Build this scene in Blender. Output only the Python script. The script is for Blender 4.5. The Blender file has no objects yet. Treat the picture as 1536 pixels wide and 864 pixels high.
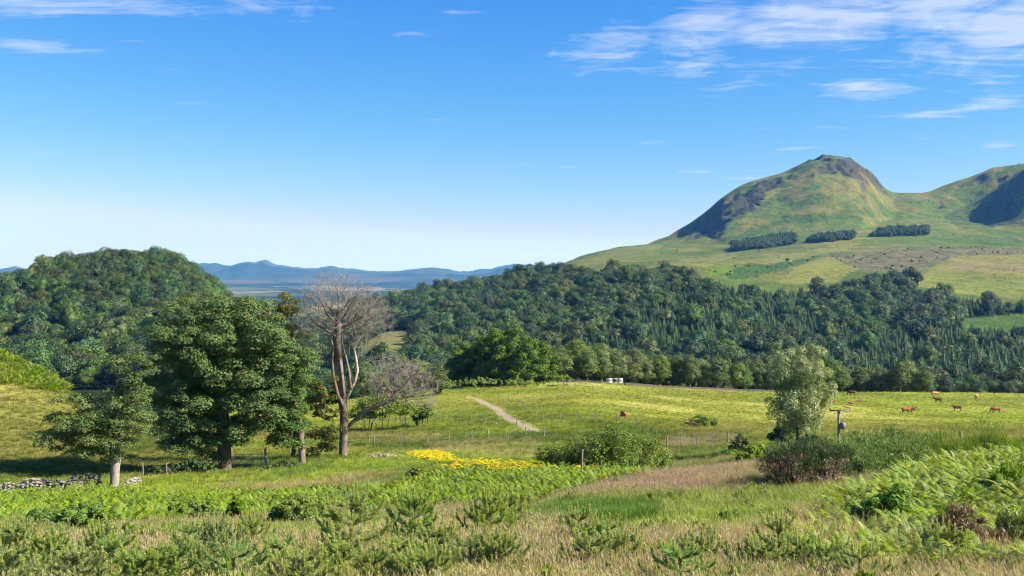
import bpy, math, random
import numpy as np
from mathutils import Vector
random.seed(7)
RNG = np.random.default_rng(7)
scene = bpy.context.scene
COL = scene.collection
R = math.radians

# ------------------------------------------------------------------ camera, sky, sun, exposure
F, CX, HY = 1706.7, 768.0, 412.0          # focal length and horizon of the photograph, in its own 1536 px wide pixels
cam = bpy.data.cameras.new('camera'); cam_o = bpy.data.objects.new('camera', cam); COL.objects.link(cam_o)
cam.sensor_width = 36.0; cam.lens = 36.0 * F / 1536.0
cam.shift_y = -(432.0 - HY) / 1536.0
cam.clip_start = 0.2; cam.clip_end = 90000
cam_o.location = (0, 0, 0); cam_o.rotation_euler = (R(90), 0, 0)
scene.camera = cam_o

SUN_EL, SUN_AZ = 37.0, -14.0               # azimuth measured from +X (right of the view), negative = behind the camera
world = bpy.data.worlds.new('World'); scene.world = world; world.use_nodes = True
wn, wl = world.node_tree.nodes, world.node_tree.links
wn.clear()

def W(t, **kw):
    n = wn.new(t)
    for k, v in kw.items(): setattr(n, k, v)
    return n

def wmath(op, a, b=None, c=None, clamp=False):
    n = W('ShaderNodeMath', operation=op); n.use_clamp = clamp
    for i, v in enumerate((a, b, c)):
        if v is None: continue
        if isinstance(v, (int, float)): n.inputs[i].default_value = v
        else: wl.new(v, n.inputs[i])
    return n.outputs[0]

sky = W('ShaderNodeTexSky', sky_type='NISHITA')
sky.sun_disc = False
sky.sun_elevation = R(SUN_EL)
sky.sun_rotation = R(90 - SUN_AZ)           # Blender: 0 = +Y, clockwise seen from above
sky.altitude = 100; sky.air_density = 1.0; sky.dust_density = 0.35; sky.ozone_density = 3.2
bg = W('ShaderNodeBackground'); bg.inputs['Strength'].default_value = 0.085
wo = W('ShaderNodeOutputWorld')
tc = W('ShaderNodeTexCoord'); sx = W('ShaderNodeSeparateXYZ'); wl.new(tc.outputs['Generated'], sx.inputs[0])
# cirrus: streaky noise on a high flat layer, gathered in a few drifts
zc = wmath('MAXIMUM', sx.outputs[2], 0.012)
lay = W('ShaderNodeCombineXYZ')
wl.new(wmath('DIVIDE', sx.outputs[0], wmath('ADD', zc, 0.05)), lay.inputs[0])
wl.new(wmath('DIVIDE', sx.outputs[1], wmath('ADD', zc, 0.05)), lay.inputs[1])

def wnoise(scale, detail, rough, mapscale, rot, dist=0.0, off=(0, 0, 0)):
    mp = W('ShaderNodeMapping'); wl.new(lay.outputs[0], mp.inputs[0])
    mp.inputs['Scale'].default_value = mapscale; mp.inputs['Rotation'].default_value = (0, 0, R(rot)); mp.inputs['Location'].default_value = off
    n = W('ShaderNodeTexNoise'); n.inputs['Scale'].default_value = scale; n.inputs['Detail'].default_value = detail
    n.inputs['Roughness'].default_value = rough; n.inputs['Distortion'].default_value = dist
    wl.new(mp.outputs[0], n.inputs['Vector'])
    return n.outputs['Fac']

wisp = wnoise(3.4, 12, 0.68, (1.0, 0.8, 1), 25, 0.9)
streak = wnoise(2.2, 10, 0.64, (0.6, 2.0, 1), 14, 1.0, (3, 1, 0))
tex = wmath('ADD', wmath('MULTIPLY', wisp, 0.5), wmath('MULTIPLY', streak, 0.5))

def drift(px, py, rx, ry, tilt, gain):
    # an elliptical drift of cirrus around one direction of the sky
    cxu, czv = (px - CX) / F, (HY - py) / F
    n = math.sqrt(cxu * cxu + 1 + czv * czv)
    cu, cv = cxu / n, czv / n
    du = wmath('SUBTRACT', sx.outputs[0], cu); dv = wmath('SUBTRACT', sx.outputs[2], cv)
    c, s = math.cos(R(tilt)), math.sin(R(tilt))
    a = wmath('ADD', wmath('MULTIPLY', du, c), wmath('MULTIPLY', dv, s))
    b = wmath('SUBTRACT', wmath('MULTIPLY', dv, c), wmath('MULTIPLY', du, s))
    a = wmath('DIVIDE', a, rx / F); b = wmath('DIVIDE', b, ry / F)
    q = wmath('ADD', wmath('MULTIPLY', a, a), wmath('MULTIPLY', b, b))
    e = wmath('EXPONENT', wmath('MULTIPLY', q, -1.0))
    front = wmath('GREATER_THAN', sx.outputs[1], 0.0)
    return wmath('MULTIPLY', wmath('MULTIPLY', e, gain), front)

cov = None
for d in ((910, 68, 85, 34, 8, .50), (1060, 45, 95, 55, 12, .54), (1280, 22, 290, 48, 4, .60), (1500, 45, 150, 66, -10, .60),
          (1085, 132, 60, 12, 4, .36), (1300, 136, 75, 18, -6, .40), (1500, 152, 60, 14, 6, .40), (1430, 95, 50, 16, 8, .30),
          (1390, 172, 60, 8, 0, .30), (1500, 219, 50, 7, 4, .34), (1215, 220, 75, 6, 8, .27), (1050, 257, 90, 4, 0, .30), (1130, 266, 70, 4, 3, .26),
          (200, 6, 250, 24, 5, .46), (90, 74, 120, 11, -5, .36), (560, 38, 60, 10, -8, .20), (60, 228, 90, 5, 0, .20), (125, 338, 40, 3, 2, .20), (760, 20, 80, 8, 0, .14)):
    e = drift(*d)
    cov = e if cov is None else wmath('MAXIMUM', cov, e)
cl = wmath('SUBTRACT', wmath('ADD', wmath('MULTIPLY', wmath('SUBTRACT', tex, 0.5), 2.4), cov), 0.19)
cl = wmath('MULTIPLY', cl, 2.2, clamp=True)
cl = wmath('MULTIPLY', wmath('POWER', cl, 1.2), 0.58)
mixc = W('ShaderNodeMix', data_type='RGBA')
wl.new(cl, mixc.inputs['Factor'])
# clear northern air: the physical sky graded a little deeper, channel by channel
sep = W('ShaderNodeSeparateColor'); wl.new(sky.outputs[0], sep.inputs[0]); com = W('ShaderNodeCombineColor')
for i_, (g_, a_, m_) in enumerate(((2.15, .098, 3.3), (1.27, .388, 4.35), (.46, 2.07, 4.95))):
    ch = wmath('MINIMUM', wmath('MULTIPLY', wmath('POWER', sep.outputs[i_], g_), a_), m_)
    if i_ == 0: red_ = ch
    if i_ == 1: ch = wmath('MAXIMUM', ch, wmath('MULTIPLY', red_, 1.24))
    wl.new(ch, com.inputs[i_])
wl.new(com.outputs[0], mixc.inputs['A'])
mixc.inputs['B'].default_value = (4.4, 4.6, 5.0, 1)
wl.new(mixc.outputs['Result'], bg.inputs['Color']); wl.new(bg.outputs[0], wo.inputs[0])

sun = bpy.data.lights.new('sun', 'SUN'); sun.energy = 5.0; sun.angle = R(0.5); sun.color = (1.0, 0.95, 0.86)
sun_o = bpy.data.objects.new('sun', sun); COL.objects.link(sun_o)
SDIR = Vector((math.cos(R(SUN_AZ)) * math.cos(R(SUN_EL)), math.sin(R(SUN_AZ)) * math.cos(R(SUN_EL)), math.sin(R(SUN_EL))))
sun_o.rotation_euler = SDIR.to_track_quat('Z', 'Y').to_euler()
sun_o.location = (60, -40, 60)

vs = scene.view_settings
vs.view_transform = 'Standard'; vs.look = 'None'; vs.gamma = 1.0; vs.exposure = 1.28; vs.use_curve_mapping = False
cy = scene.cycles
cy.max_bounces = 5; cy.diffuse_bounces = 3; cy.glossy_bounces = 1; cy.transmission_bounces = 3; cy.transparent_max_bounces = 6; cy.volume_bounces = 1
cy.caustics_reflective = False; cy.caustics_refractive = False
cy.filter_width = 1.05; cy.use_denoising = True; cy.use_adaptive_sampling = True; cy.adaptive_threshold = 0.02

# ------------------------------------------------------------------ helpers
def tag(o, label=None, cat=None, group=None, kind=None):
    if label: o['label'] = label
    if cat: o['category'] = cat
    if group: o['group'] = group
    if kind: o['kind'] = kind
    return o

def mk_mesh(name, V, Fs, mats=None, smooth=False, midx=None, attrs=None):
    """V (n,3); Fs list of int arrays, each (m,k)"""
    V = np.ascontiguousarray(V, dtype=np.float32)
    if not isinstance(Fs, (list, tuple)): Fs = [Fs]
    Fs = [np.asarray(f, dtype=np.int32) for f in Fs if len(f)]
    me = bpy.data.meshes.new(name)
    me.vertices.add(len(V)); me.vertices.foreach_set('co', V.ravel())
    tot = sum(f.size for f in Fs); npoly = sum(len(f) for f in Fs)
    me.loops.add(tot); me.polygons.add(npoly)
    me.loops.foreach_set('vertex_index', np.concatenate([f.ravel() for f in Fs]))
    st, s = [], 0
    for f in Fs:
        st.append(s + np.arange(len(f)) * f.shape[1]); s += f.size
    me.polygons.foreach_set('loop_start', np.concatenate(st).astype(np.int32))
    if smooth: me.polygons.foreach_set('use_smooth', np.ones(npoly, dtype=bool))
    if midx is not None: me.polygons.foreach_set('material_index', np.asarray(midx, dtype=np.int32))
    me.update(calc_edges=True)
    for m in (mats if isinstance(mats, (list, tuple)) else [mats] if mats else []): me.materials.append(m)
    for k, (typ, arr) in (attrs or {}).items():
        a = me.attributes.new(k, typ, 'POINT')
        a.data.foreach_set('color' if typ == 'FLOAT_COLOR' else 'vector' if typ == 'FLOAT_VECTOR' else 'value', np.ascontiguousarray(arr).ravel())
    return me

def link(name, me, parent=None, loc=None, rz=None, scale=None):
    o = bpy.data.objects.new(name, me); COL.objects.link(o)
    if parent is not None: o.parent = parent
    if loc is not None: o.location = loc
    if rz is not None: o.rotation_euler = (0, 0, rz)
    if scale is not None: o.scale = (scale,) * 3 if isinstance(scale, (int, float)) else scale
    return o

def empty(name, loc=(0, 0, 0), rz=0.0, scale=1.0):
    o = bpy.data.objects.new(name, None); COL.objects.link(o); o.location = loc; o.rotation_euler = (0, 0, rz)
    o.scale = (scale,) * 3 if isinstance(scale, (int, float)) else scale
    o.empty_display_size = 0.3
    return o

def copy_thing(src, loc, rz, scale, label=None, group=None):
    c = src.copy(); COL.objects.link(c); c.location = loc; c.rotation_euler = (0, 0, rz)
    c.scale = (scale,) * 3 if isinstance(scale, (int, float)) else scale
    if label: c['label'] = label
    if group: c['group'] = group
    for ch in src.children:
        k = ch.copy(); COL.objects.link(k); k.parent = c
        for g in ch.children:
            d = g.copy(); COL.objects.link(d); d.parent = k
    return c

class Mat:
    def __init__(self, name):
        self.m = bpy.data.materials.new(name); self.m.use_nodes = True
        self.n, self.l = self.m.node_tree.nodes, self.m.node_tree.links
        self.n.clear(); self.out = self.N('ShaderNodeOutputMaterial')
    def N(self, t, **kw):
        n = self.n.new(t)
        for k, v in kw.items(): setattr(n, k, v)
        return n
    def put(self, sock, v):
        if isinstance(v, bpy.types.NodeSocket): self.l.new(v, sock)
        elif isinstance(v, (tuple, list)) and len(v) == 3 and sock.type == 'RGBA': sock.default_value = (*v, 1)
        else: sock.default_value = v
    def mix(self, f, a, b, blend='MIX'):
        n = self.N('ShaderNodeMix', data_type='RGBA', blend_type=blend)
        self.put(n.inputs['Factor'], f); self.put(n.inputs['A'], a); self.put(n.inputs['B'], b)
        return n.outputs['Result']
    def math(self, op, a, b=0.0, clamp=False):
        n = self.N('ShaderNodeMath', operation=op); n.use_clamp = clamp
        self.put(n.inputs[0], a); self.put(n.inputs[1], b)
        return n.outputs[0]
    def noise(self, scale, detail=4, rough=0.55, vec=None, color=False, stretch=None):
        n = self.N('ShaderNodeTexNoise'); n.inputs['Scale'].default_value = scale
        n.inputs['Detail'].default_value = detail; n.inputs['Roughness'].default_value = rough
        v = vec if vec is not None else self.geo()
        if stretch:
            mp = self.N('ShaderNodeMapping'); mp.inputs['Scale'].default_value = stretch; self.put(mp.inputs[0], v); v = mp.outputs[0]
        self.put(n.inputs['Vector'], v)
        return n.outputs['Color' if color else 'Fac']
    def geo(self):
        return self.N('ShaderNodeNewGeometry').outputs['Position']
    def objco(self):
        return self.N('ShaderNodeTexCoord').outputs['Object']
    def rnd(self):
        return self.N('ShaderNodeObjectInfo').outputs['Random']
    def attr(self, name, kind='GEOMETRY', fac=False):
        n = self.N('ShaderNodeAttribute', attribute_name=name, attribute_type=kind)
        return n.outputs['Fac' if fac else 'Color']
    def ramp(self, f, stops):
        n = self.N('ShaderNodeValToRGB'); cr = n.color_ramp
        while len(cr.elements) < len(stops): cr.elements.new(0.5)
        for e, (p, c) in zip(cr.elements, stops): e.position = p; e.color = (*c, 1) if len(c) == 3 else c
        self.put(n.inputs[0], f)
        return n.outputs[0]
    def bump(self, h, strength=0.5, dist=0.1):
        n = self.N('ShaderNodeBump'); n.inputs['Strength'].default_value = strength; n.inputs['Distance'].default_value = dist
        self.put(n.inputs['Height'], h)
        return n.outputs[0]
    def princ(self, col, rough=0.8, spec=0.2, normal=None, metal=0.0):
        n = self.N('ShaderNodeBsdfPrincipled'); self.put(n.inputs['Base Color'], col); self.put(n.inputs['Roughness'], rough)
        n.inputs['Specular IOR Level'].default_value = spec; n.inputs['Metallic'].default_value = metal
        if normal is not None: self.l.new(normal, n.inputs['Normal'])
        return n.outputs[0]
    def leaf(self, col, trans=0.35, rough=0.55, spec=0.25):
        """leaf skin: diffuse + a little gloss, and light let through"""
        p = self.princ(col, rough, spec)
        t = self.N('ShaderNodeBsdfTranslucent'); self.put(t.inputs['Color'], self.mix(1.0, col, (1.25, 1.2, 0.6), 'MULTIPLY'))
        m = self.N('ShaderNodeMixShader'); m.inputs[0].default_value = trans
        self.l.new(p, m.inputs[1]); self.l.new(t.outputs[0], m.inputs[2])
        return m.outputs[0]
    def done(self, sh):
        self.l.new(sh, self.out.inputs['Surface'])
        return self.m

def leaf_mat(name, c1, c2, c3=None, trans=0.35, nscale=0.6, hue=0.03, val=0.35, rough=0.55, spec=0.25):
    """leaves of two or three greens in clumps, each tree a little different from the next"""
    M = Mat(name)
    f = M.noise(nscale, 3, 0.6, M.objco())
    f = M.math('MULTIPLY', M.math('SUBTRACT', f, 0.32), 2.7, clamp=True)
    col = M.mix(f, c1, c2)
    if c3:
        g = M.noise(nscale * 3.1, 2, 0.5, M.objco())
        g = M.math('MULTIPLY', M.math('SUBTRACT', g, 0.56), 6.0, clamp=True)
        col = M.mix(g, col, c3)
    r = M.rnd()
    hs = M.N('ShaderNodeHueSaturation')
    M.put(hs.inputs['Hue'], M.math('ADD', 0.5 - hue / 2, M.math('MULTIPLY', r, hue)))
    r2 = M.math('FRACT', M.math('MULTIPLY', r, 7.31))
    M.put(hs.inputs['Value'], M.math('ADD', 1 - val / 2, M.math('MULTIPLY', r2, val)))
    r3 = M.math('FRACT', M.math('MULTIPLY', r, 3.77))
    M.put(hs.inputs['Saturation'], M.math('ADD', 0.85, M.math('MULTIPLY', r3, 0.25)))
    M.put(hs.inputs['Color'], col)
    return M.done(M.leaf(hs.outputs[0], trans, rough, spec))

# ---- numpy noise
def _hash(ix, iy, seed):
    h = (ix.astype(np.int64) * 374761393 + iy.astype(np.int64) * 668265263 + seed * 982451653) & 0xFFFFFFFF
    h = ((h ^ (h >> 13)) * 1274126177) & 0xFFFFFFFF
    return ((h ^ (h >> 16)) & 0xFFFFFF) / float(0xFFFFFF)

def vnoise(x, y, seed=0):
    ix, iy = np.floor(x), np.floor(y); fx, fy = x - ix, y - iy
    fx = fx * fx * fx * (fx * (fx * 6 - 15) + 10); fy = fy * fy * fy * (fy * (fy * 6 - 15) + 10)
    a, b, c, d = _hash(ix, iy, seed), _hash(ix + 1, iy, seed), _hash(ix, iy + 1, seed), _hash(ix + 1, iy + 1, seed)
    return (a * (1 - fx) + b * fx) * (1 - fy) + (c * (1 - fx) + d * fx) * fy

def fbm(x, y, oct=4, seed=0, gain=0.5, lac=2.03):
    s = np.zeros_like(np.asarray(x, dtype=float)); a, t = 1.0, 0.0
    for i in range(oct):
        s += a * vnoise(x, y, seed + i * 17); t += a; a *= gain; x = x * lac + 13.7; y = y * lac + 7.1
    return s / t

def sstep(a, b, x):
    t = np.clip((np.asarray(x, dtype=float) - a) / (b - a), 0, 1)
    return t * t * (3 - 2 * t)

def pchip(xs, ys, x):
    xs, ys = np.asarray(xs, float), np.asarray(ys, float)
    h = np.diff(xs); dl = np.diff(ys) / h; m = np.zeros_like(ys)
    m[1:-1] = np.where(dl[:-1] * dl[1:] > 0, 2 * dl[:-1] * dl[1:] / np.where(dl[:-1] + dl[1:] == 0, 1, dl[:-1] + dl[1:]), 0)
    m[0], m[-1] = dl[0], dl[-1]
    x = np.clip(x, xs[0], xs[-1]); i = np.clip(np.searchsorted(xs, x) - 1, 0, len(xs) - 2)
    t = (x - xs[i]) / h[i]
    return ((2*t**3 - 3*t**2 + 1) * ys[i] + (t**3 - 2*t**2 + t) * h[i] * m[i] + (-2*t**3 + 3*t**2) * ys[i+1] + (t**3 - t**2) * h[i] * m[i+1])

# ------------------------------------------------------------------ the lie of the land
# surveyed columns: bearing (as a photograph column) -> [(distance ahead, height relative to the eye)]
def P(d, py): return (d, -(py - HY) / F * d)
NEAR = [(1.5, -1.65), (5, -2.25), (10, -3.5), P(18, 874)]
NEARR = [(1.5, -1.65), (5, -2.2), (10, -3.4), P(18, 876)]
FARL = [(1100, -78), (1500, -85), (4000, -95), (9000, -95)]
def lefthill(py_crest, base=565, mid=0.5):
    zc = P(790, py_crest)[1]
    return [(430, -50), P(500, 575), P(560, base), P(640, base + (py_crest - base) * 0.42), P(720, base + (py_crest - base) * 0.80), (790, zc), (900, zc - 14), (1050, -70), (1500, -85), (4000, -95), (9000, -95)]
COLS = {
 -600: NEAR + [P(30, 800), P(45, 760), P(60, 735), P(85, 660), P(105, 590), P(136, 470), P(160, 440), (220, -12), (300, -30)] + lefthill(470),
 -200: NEAR + [P(30, 812), P(45, 776), P(60, 760), P(85, 738), P(105, 690), P(136, 540), P(152, 480), (190, -14), (260, -30)] + lefthill(452),
 0:    NEAR + [P(30, 812), P(45, 783), P(60, 766), P(85, 744), P(105, 705), P(120, 655), P(136, 592), P(150, 535), (175, -15), (230, -29)] + lefthill(440),
 60:   NEAR + [P(30, 814), P(45, 783), P(60, 765), P(85, 742), P(105, 706), P(120, 656), P(136, 606), P(150, 562), (175, -18), (230, -30)] + lefthill(424),
 110:  NEAR + [P(30, 815), P(45, 784), P(60, 764), P(85, 740), P(105, 706), P(120, 662), P(136, 626), P(150, 590), (175, -21), (230, -31)] + lefthill(411),
 200:  NEAR + [P(30, 815), P(45, 785), P(60, 764), P(85, 737), P(105, 706), P(120, 680), P(136, 662), P(150, 650), (180, -24), (230, -32)] + lefthill(403),
 260:  NEAR + [P(30, 816), P(45, 786), P(60, 763), P(85, 736), P(105, 705), P(136, 664), (180, -24), (230, -31)] + lefthill(410),
 300:  NEAR + [P(30, 817), P(45, 787), P(60, 762), P(85, 734), P(105, 704), P(136, 665), (180, -24), (230, -30)] + lefthill(432),
 340:  NEAR + [P(30, 817), P(45, 787), P(60, 761), P(85, 732), P(105, 703), P(136, 664), (180, -23.6), (230, -29)] + lefthill(466, 580),
 400:  NEAR + [P(30, 816), P(45, 786), P(60, 758), P(85, 728), P(105, 700), P(136, 662), (180, -23.4), (230, -27.5), (300, -36)] + lefthill(520, 595),
 480:  NEAR + [P(30, 814), P(45, 782), P(60, 753), P(85, 717), P(105, 694), P(136, 664), (180, -23.8), (230, -27), (300, -34), (430, -52), (560, -62), (800, -66), (1100, -68), (1500, -80), (4000, -95), (9000, -95)],
 560:  NEAR + [P(30, 812), P(45, 780), P(60, 749), P(85, 708), P(105, 690), P(136, 666), P(180, 638), P(230, 614), (300, -32), (430, -50), (560, -60), (700, -44), (800, -47), (1100, -52), (1500, -48), P(1800, 447), (2300, -70), (4000, -95), (9000, -95)],
 620:  NEAR + [P(30, 810), P(45, 777), P(60, 745), P(85, 700), P(105, 686), P(136, 667), P(180, 634), P(230, 608), P(300, 585), (360, -40), (430, -50), (560, -60), P(680, 545), P(800, 512), P(1100, 478), P(1450, 450), P(1800, 435), (2300, -60), (4000, -95), (9000, -95)],
 700:  NEAR + [P(30, 806), P(45, 774), P(60, 738), P(75, 705), P(90, 688), P(110, 678), P(136, 664), P(180, 632), P(230, 603), P(270, 585), P(310, 578), (370, -39), (430, -50), (560, -62), P(680, 552), P(800, 515), P(1100, 468), P(1450, 434), P(1750, 424), (2300, -50), (4000, -95), (9000, -95)],
 800:  NEAR + [P(30, 800), P(44, 762), P(52, 742), P(66, 722), P(80, 698), P(105, 680), P(136, 656), P(180, 624), P(230, 598), P(280, 578), P(310, 573), (370, -38), (430, -50), (560, -62), P(680, 550), P(800, 505), P(950, 462), P(1150, 428), P(1400, 411), (2000, -10), (3000, -60), (4000, -95), (9000, -95)],
 860:  NEARR + [P(30, 797), P(44, 752), P(52, 734), P(66, 716), P(80, 702), P(105, 680), P(136, 654), P(180, 621), P(230, 595), P(280, 577), P(320, 572), (370, -38), (430, -50), (560, -62), P(680, 550), P(800, 500), P(950, 455), P(1100, 424), P(1400, 407), P(2000, 395), P(2600, 391), (3300, 0), (4200, -95), (9000, -95)],
 940:  NEARR + [P(30, 795), P(44, 742), P(52, 724), P(60, 719), P(70, 716), P(85, 704), P(105, 684), P(136, 660), P(180, 628), P(230, 602), P(290, 580), P(330, 576), (380, -40), (430, -50), (560, -62), P(680, 550), P(800, 495), P(950, 445), P(1100, 410), P(1400, 403), P(2000, 388), P(2600, 371), (3300, 30), (4200, -95), (9000, -95)],
 1040: NEARR + [P(30, 790), P(44, 735), P(54, 716), P(60, 717), P(75, 708), P(105, 684), P(136, 662), P(180, 636), P(230, 612), P(300, 590), P(345, 582), (390, -44), (430, -51), (560, -62), P(680, 550), P(800, 495), P(950, 448), P(1100, 420), P(1400, 402), P(1800, 392), P(2250, 377), P(2600, 360)],
 1140: NEARR + [P(30, 785), P(44, 728), P(54, 704), P(60, 708), P(75, 698), P(95, 676), P(136, 660), P(180, 640), P(230, 619), P(300, 597), P(355, 586), (400, -46), (430, -51), (560, -62), P(680, 552), P(800, 505), P(950, 465), P(1100, 440), P(1400, 410), P(1800, 386), P(2250, 366), P(2600, 345)],
 1240: NEARR + [P(30, 772), P(44, 728), P(60, 712), P(75, 692), P(95, 674), P(136, 658), P(180, 642), P(230, 624), P(300, 602), P(365, 588), (410, -48), (460, -52), (560, -60), P(680, 552), P(800, 515), P(950, 475), P(1100, 444), P(1400, 412), P(1800, 386), P(2250, 356), P(2600, 336)],
 1340: NEARR + [P(30, 756), P(44, 718), P(60, 704), P(75, 688), P(95, 674), P(136, 658), P(180, 644), P(230, 627), P(300, 606), P(370, 588), (410, -48), (460, -52), (560, -60), P(680, 552), P(800, 515), P(950, 475), P(1100, 444), P(1400, 412), P(1800, 384), P(2250, 352), P(2600, 332)],
 1440: NEARR + [P(30, 742), P(40, 706), P(52, 695), P(75, 688), P(95, 674), P(136, 659), P(180, 645), P(230, 628), P(300, 608), P(370, 589), (410, -48), (460, -52), (560, -60), P(680, 552), P(800, 515), P(950, 480), P(1100, 452), P(1400, 415), P(1800, 385), P(2250, 356), P(2600, 334)],
 1540: NEARR + [P(30, 738), P(40, 702), P(52, 690), P(75, 684), P(95, 674), P(136, 660), P(180, 645), P(230, 629), P(300, 609), P(370, 590), (410, -48), (460, -52), (560, -60), P(680, 552), P(800, 518), P(950, 485), P(1100, 455), P(1400, 418), P(1800, 386), P(2250, 360), P(2600, 335)],
 2100: NEARR + [P(30, 735), P(40, 700), P(52, 690), P(75, 684), P(95, 674), P(136, 660), P(180, 645), P(230, 629), P(300, 609), P(370, 590), (410, -48), (460, -52), (560, -60), P(680, 552), P(800, 518), P(950, 485), P(1100, 455), P(1400, 418), P(1800, 386), P(2250, 360), P(2600, 335)],
}
# skyline of the volcanic hill and its neighbours, seen 3 km off
SKYL = [(900, 384), (940, 367), (980, 359), (1000, 355), (1010, 349), (1038, 333), (1066, 312), (1084, 297), (1113, 281), (1130, 274), (1172, 263), (1202, 249), (1222, 241), (1240, 238), (1268, 239), (1292, 249), (1312, 267), (1330, 287), (1345, 292), (1380, 288), (1420, 279), (1460, 266), (1490, 254), (1520, 249), (1600, 240), (1750, 225), (2100, 235)]
PXG = np.arange(-600, 2101, 4.0)
LDG = np.linspace(math.log(1.5), math.log(9000), 620)
def build_grid():
    keys = sorted(COLS); rows = []
    for k in keys:
        pts = list(COLS[k])
        if pts[-1][0] < 4000:
            zc = -(pchip([a for a, b in SKYL], [b for a, b in SKYL], np.array([float(k)]))[0] - HY) / F * 3000
            pts += [(3000, pts[-1][1] + 35), (3500, pts[-1][1] + 20), (4300, pts[-1][1] - 60), (9000, -60)]
        rows.append(pchip([math.log(a) for a, b in pts], [b for a, b in pts], LDG))
    rows = np.array(rows); Z = np.empty((len(PXG), len(LDG)))
    for j in range(len(LDG)): Z[:, j] = pchip(keys, rows[:, j], PXG)
    # smooth across the bearing, gently
    ker = np.exp(-0.5 * (np.arange(-8, 9) / 3.0) ** 2); ker /= ker.sum()
    Zp = np.pad(Z, ((8, 8), (0, 0)), mode='edge')
    return sum(ker[i] * Zp[i:i + len(PXG)] for i in range(17))
ZG = build_grid()

def sample(px, d):
    u = np.clip((px - PXG[0]) / 4.0, 0, len(PXG) - 1.001); v = np.clip((np.log(np.maximum(d, 1.5)) - LDG[0]) / (LDG[1] - LDG[0]), 0, len(LDG) - 1.001)
    i, j = u.astype(int), v.astype(int); a, b = u - i, v - j
    return (ZG[i, j] * (1 - a) + ZG[i + 1, j] * a) * (1 - b) + (ZG[i, j + 1] * (1 - a) + ZG[i + 1, j + 1] * a) * b

SKX, SKY_ = np.array([a for a, b in SKYL], float), np.array([b for a, b in SKYL], float)
def H(x, y):
    """height of the ground at any place, the eye being at 0"""
    x = np.atleast_1d(np.asarray(x, float)); y = np.atleast_1d(np.asarray(y, float))
    r = np.hypot(x, y); th = np.arctan2(x, y); tc_ = np.clip(th, -0.67, 0.66)
    px = CX + F * np.tan(tc_); d = r * np.cos(tc_)
    z = sample(px, d)
    # behind the eye the slope goes on up
    w = sstep(0.9, 2.4, np.abs(th))
    z = z * (1 - w) + w * (-1.65 + 0.08 * np.minimum(r, 200))
    # volcanic hill: front slope up to its skyline, then falling behind
    crest = -(pchip(SKX, SKY_, px) - HY) / F * 3000
    base3 = sample(px, np.full_like(d, 3000.0))
    # lower right spur in front of the skyline
    rise = np.maximum(crest - base3, 0) * (px > 930) * (1 - w)
    start = 2330 + 540 * (1 - sstep(1030, 1092, px)) + 330 * sstep(1290, 1345, px) * 1.0 - 120 * sstep(1440, 1540, px)
    t = np.clip((d - start) / (3000 - start), 0, 1)
    f = np.where(t < 1, 0.35 * t * t * (3 - 2 * t) + 0.65 * np.sin(t * math.pi / 2) ** 1.6, 1.0)
    back = 1 - sstep(3080, 4300, d)
    z = z + rise * f * back * sstep(930, 1000, px)
    # spur with the dark crag
    sp = np.exp(-(((px - 1585) / 62.0) ** 2)) * np.exp(-(((d - 2640) / 170.0) ** 2)) * 118
    spl = sstep(1462, 1530, px)
    z = z + sp * spl * (d > 1500)
    # roughness grows with distance
    n1 = fbm(x / 2.3, y / 2.3, 3, 3) - 0.5
    n2 = fbm(x / 17.0, y / 17.0, 3, 5) - 0.5
    n3 = fbm(x / 90.0, y / 90.0, 4, 9) - 0.5
    z = z + n1 * 0.22 * sstep(3, 12, r) * (1 - sstep(150, 300, r)) + n2 * (0.35 * sstep(10, 60, r)) + n3 * (1.0 * sstep(90, 240, r) * (1 - sstep(250, 400, r)) + 14 * sstep(480, 1500, r))
    # crags: broken ledges on the steep faces
    hillm = sstep(2300, 2500, d) * (1 - sstep(3200, 3500, d)) * sstep(985, 1060, px) * (1 - w)
    if np.any(hillm > 0.01):
        m = hillm > 0.01
        rg = 1 - np.abs(2 * fbm(x[m] / 70 + 3, y[m] / 70, 5, 31, 0.6) - 1)
        rg2 = fbm(x[m] / 22, y[m] / 30, 4, 37, 0.6)
        z[m] += hillm[m] * (1 - .85 * np.exp(-((d[m] - 3000) / 75) ** 2)) * (30 * (rg - 0.75) + 17 * (rg2 - 0.5)) * (0.25 + 0.75 * crag(px[m], d[m], x[m], y[m]))
    return z

CRAGS = [  # px, distance, half width, half depth: bands of bare rock
 (1075, 2700, 34, 150), (1115, 2740, 26, 110), (1150, 2790, 34, 60), (1045, 2640, 20, 110), (1175, 2800, 26, 36),
 (1212, 2925, 12, 32), (1232, 2920, 14, 30), (1262, 2955, 18, 36), (1285, 2955, 22, 50), (1250, 2845, 22, 40), (1268, 2800, 24, 50), (1308, 2890, 22, 60),
 (1300, 2830, 28, 45), (1280, 2740, 20, 34), (1240, 2760, 16, 26), (1232, 2990, 26, 14), (1530, 2680, 50, 120), (1560, 2760, 60, 120), (1470, 2900, 16, 40)]
def crag(px, d, x, y):
    m = np.zeros_like(px)
    for cx_, cd, hw, hd in CRAGS:
        m = np.maximum(m, np.exp(-(((px - cx_) / hw) ** 2 + ((d - cd) / hd) ** 2)))
    n = fbm(x / 45, y / 45, 5, 51, 0.6)
    return sstep(0.40, 0.52, m * 0.78 + (n - 0.5) * 1.25 + 0.05)

def proj(x, y, z): return CX + F * x / y, HY - F * z / y

def hit(px, py, dmin=8, dmax=4000, n=4000):
    """first place along the view through a photograph point where the ground is met beyond dmin"""
    d = np.exp(np.linspace(math.log(dmin), math.log(dmax), n))
    x = (px - CX) / F * d; zr = -(py - HY) / F * d; g = H(x, d)
    k = np.where(g >= zr)[0]
    i = k[0] if len(k) else int(np.argmin(np.abs(g - zr)))
    return Vector((float(x[i]), float(d[i]), float(g[i])))

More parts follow.
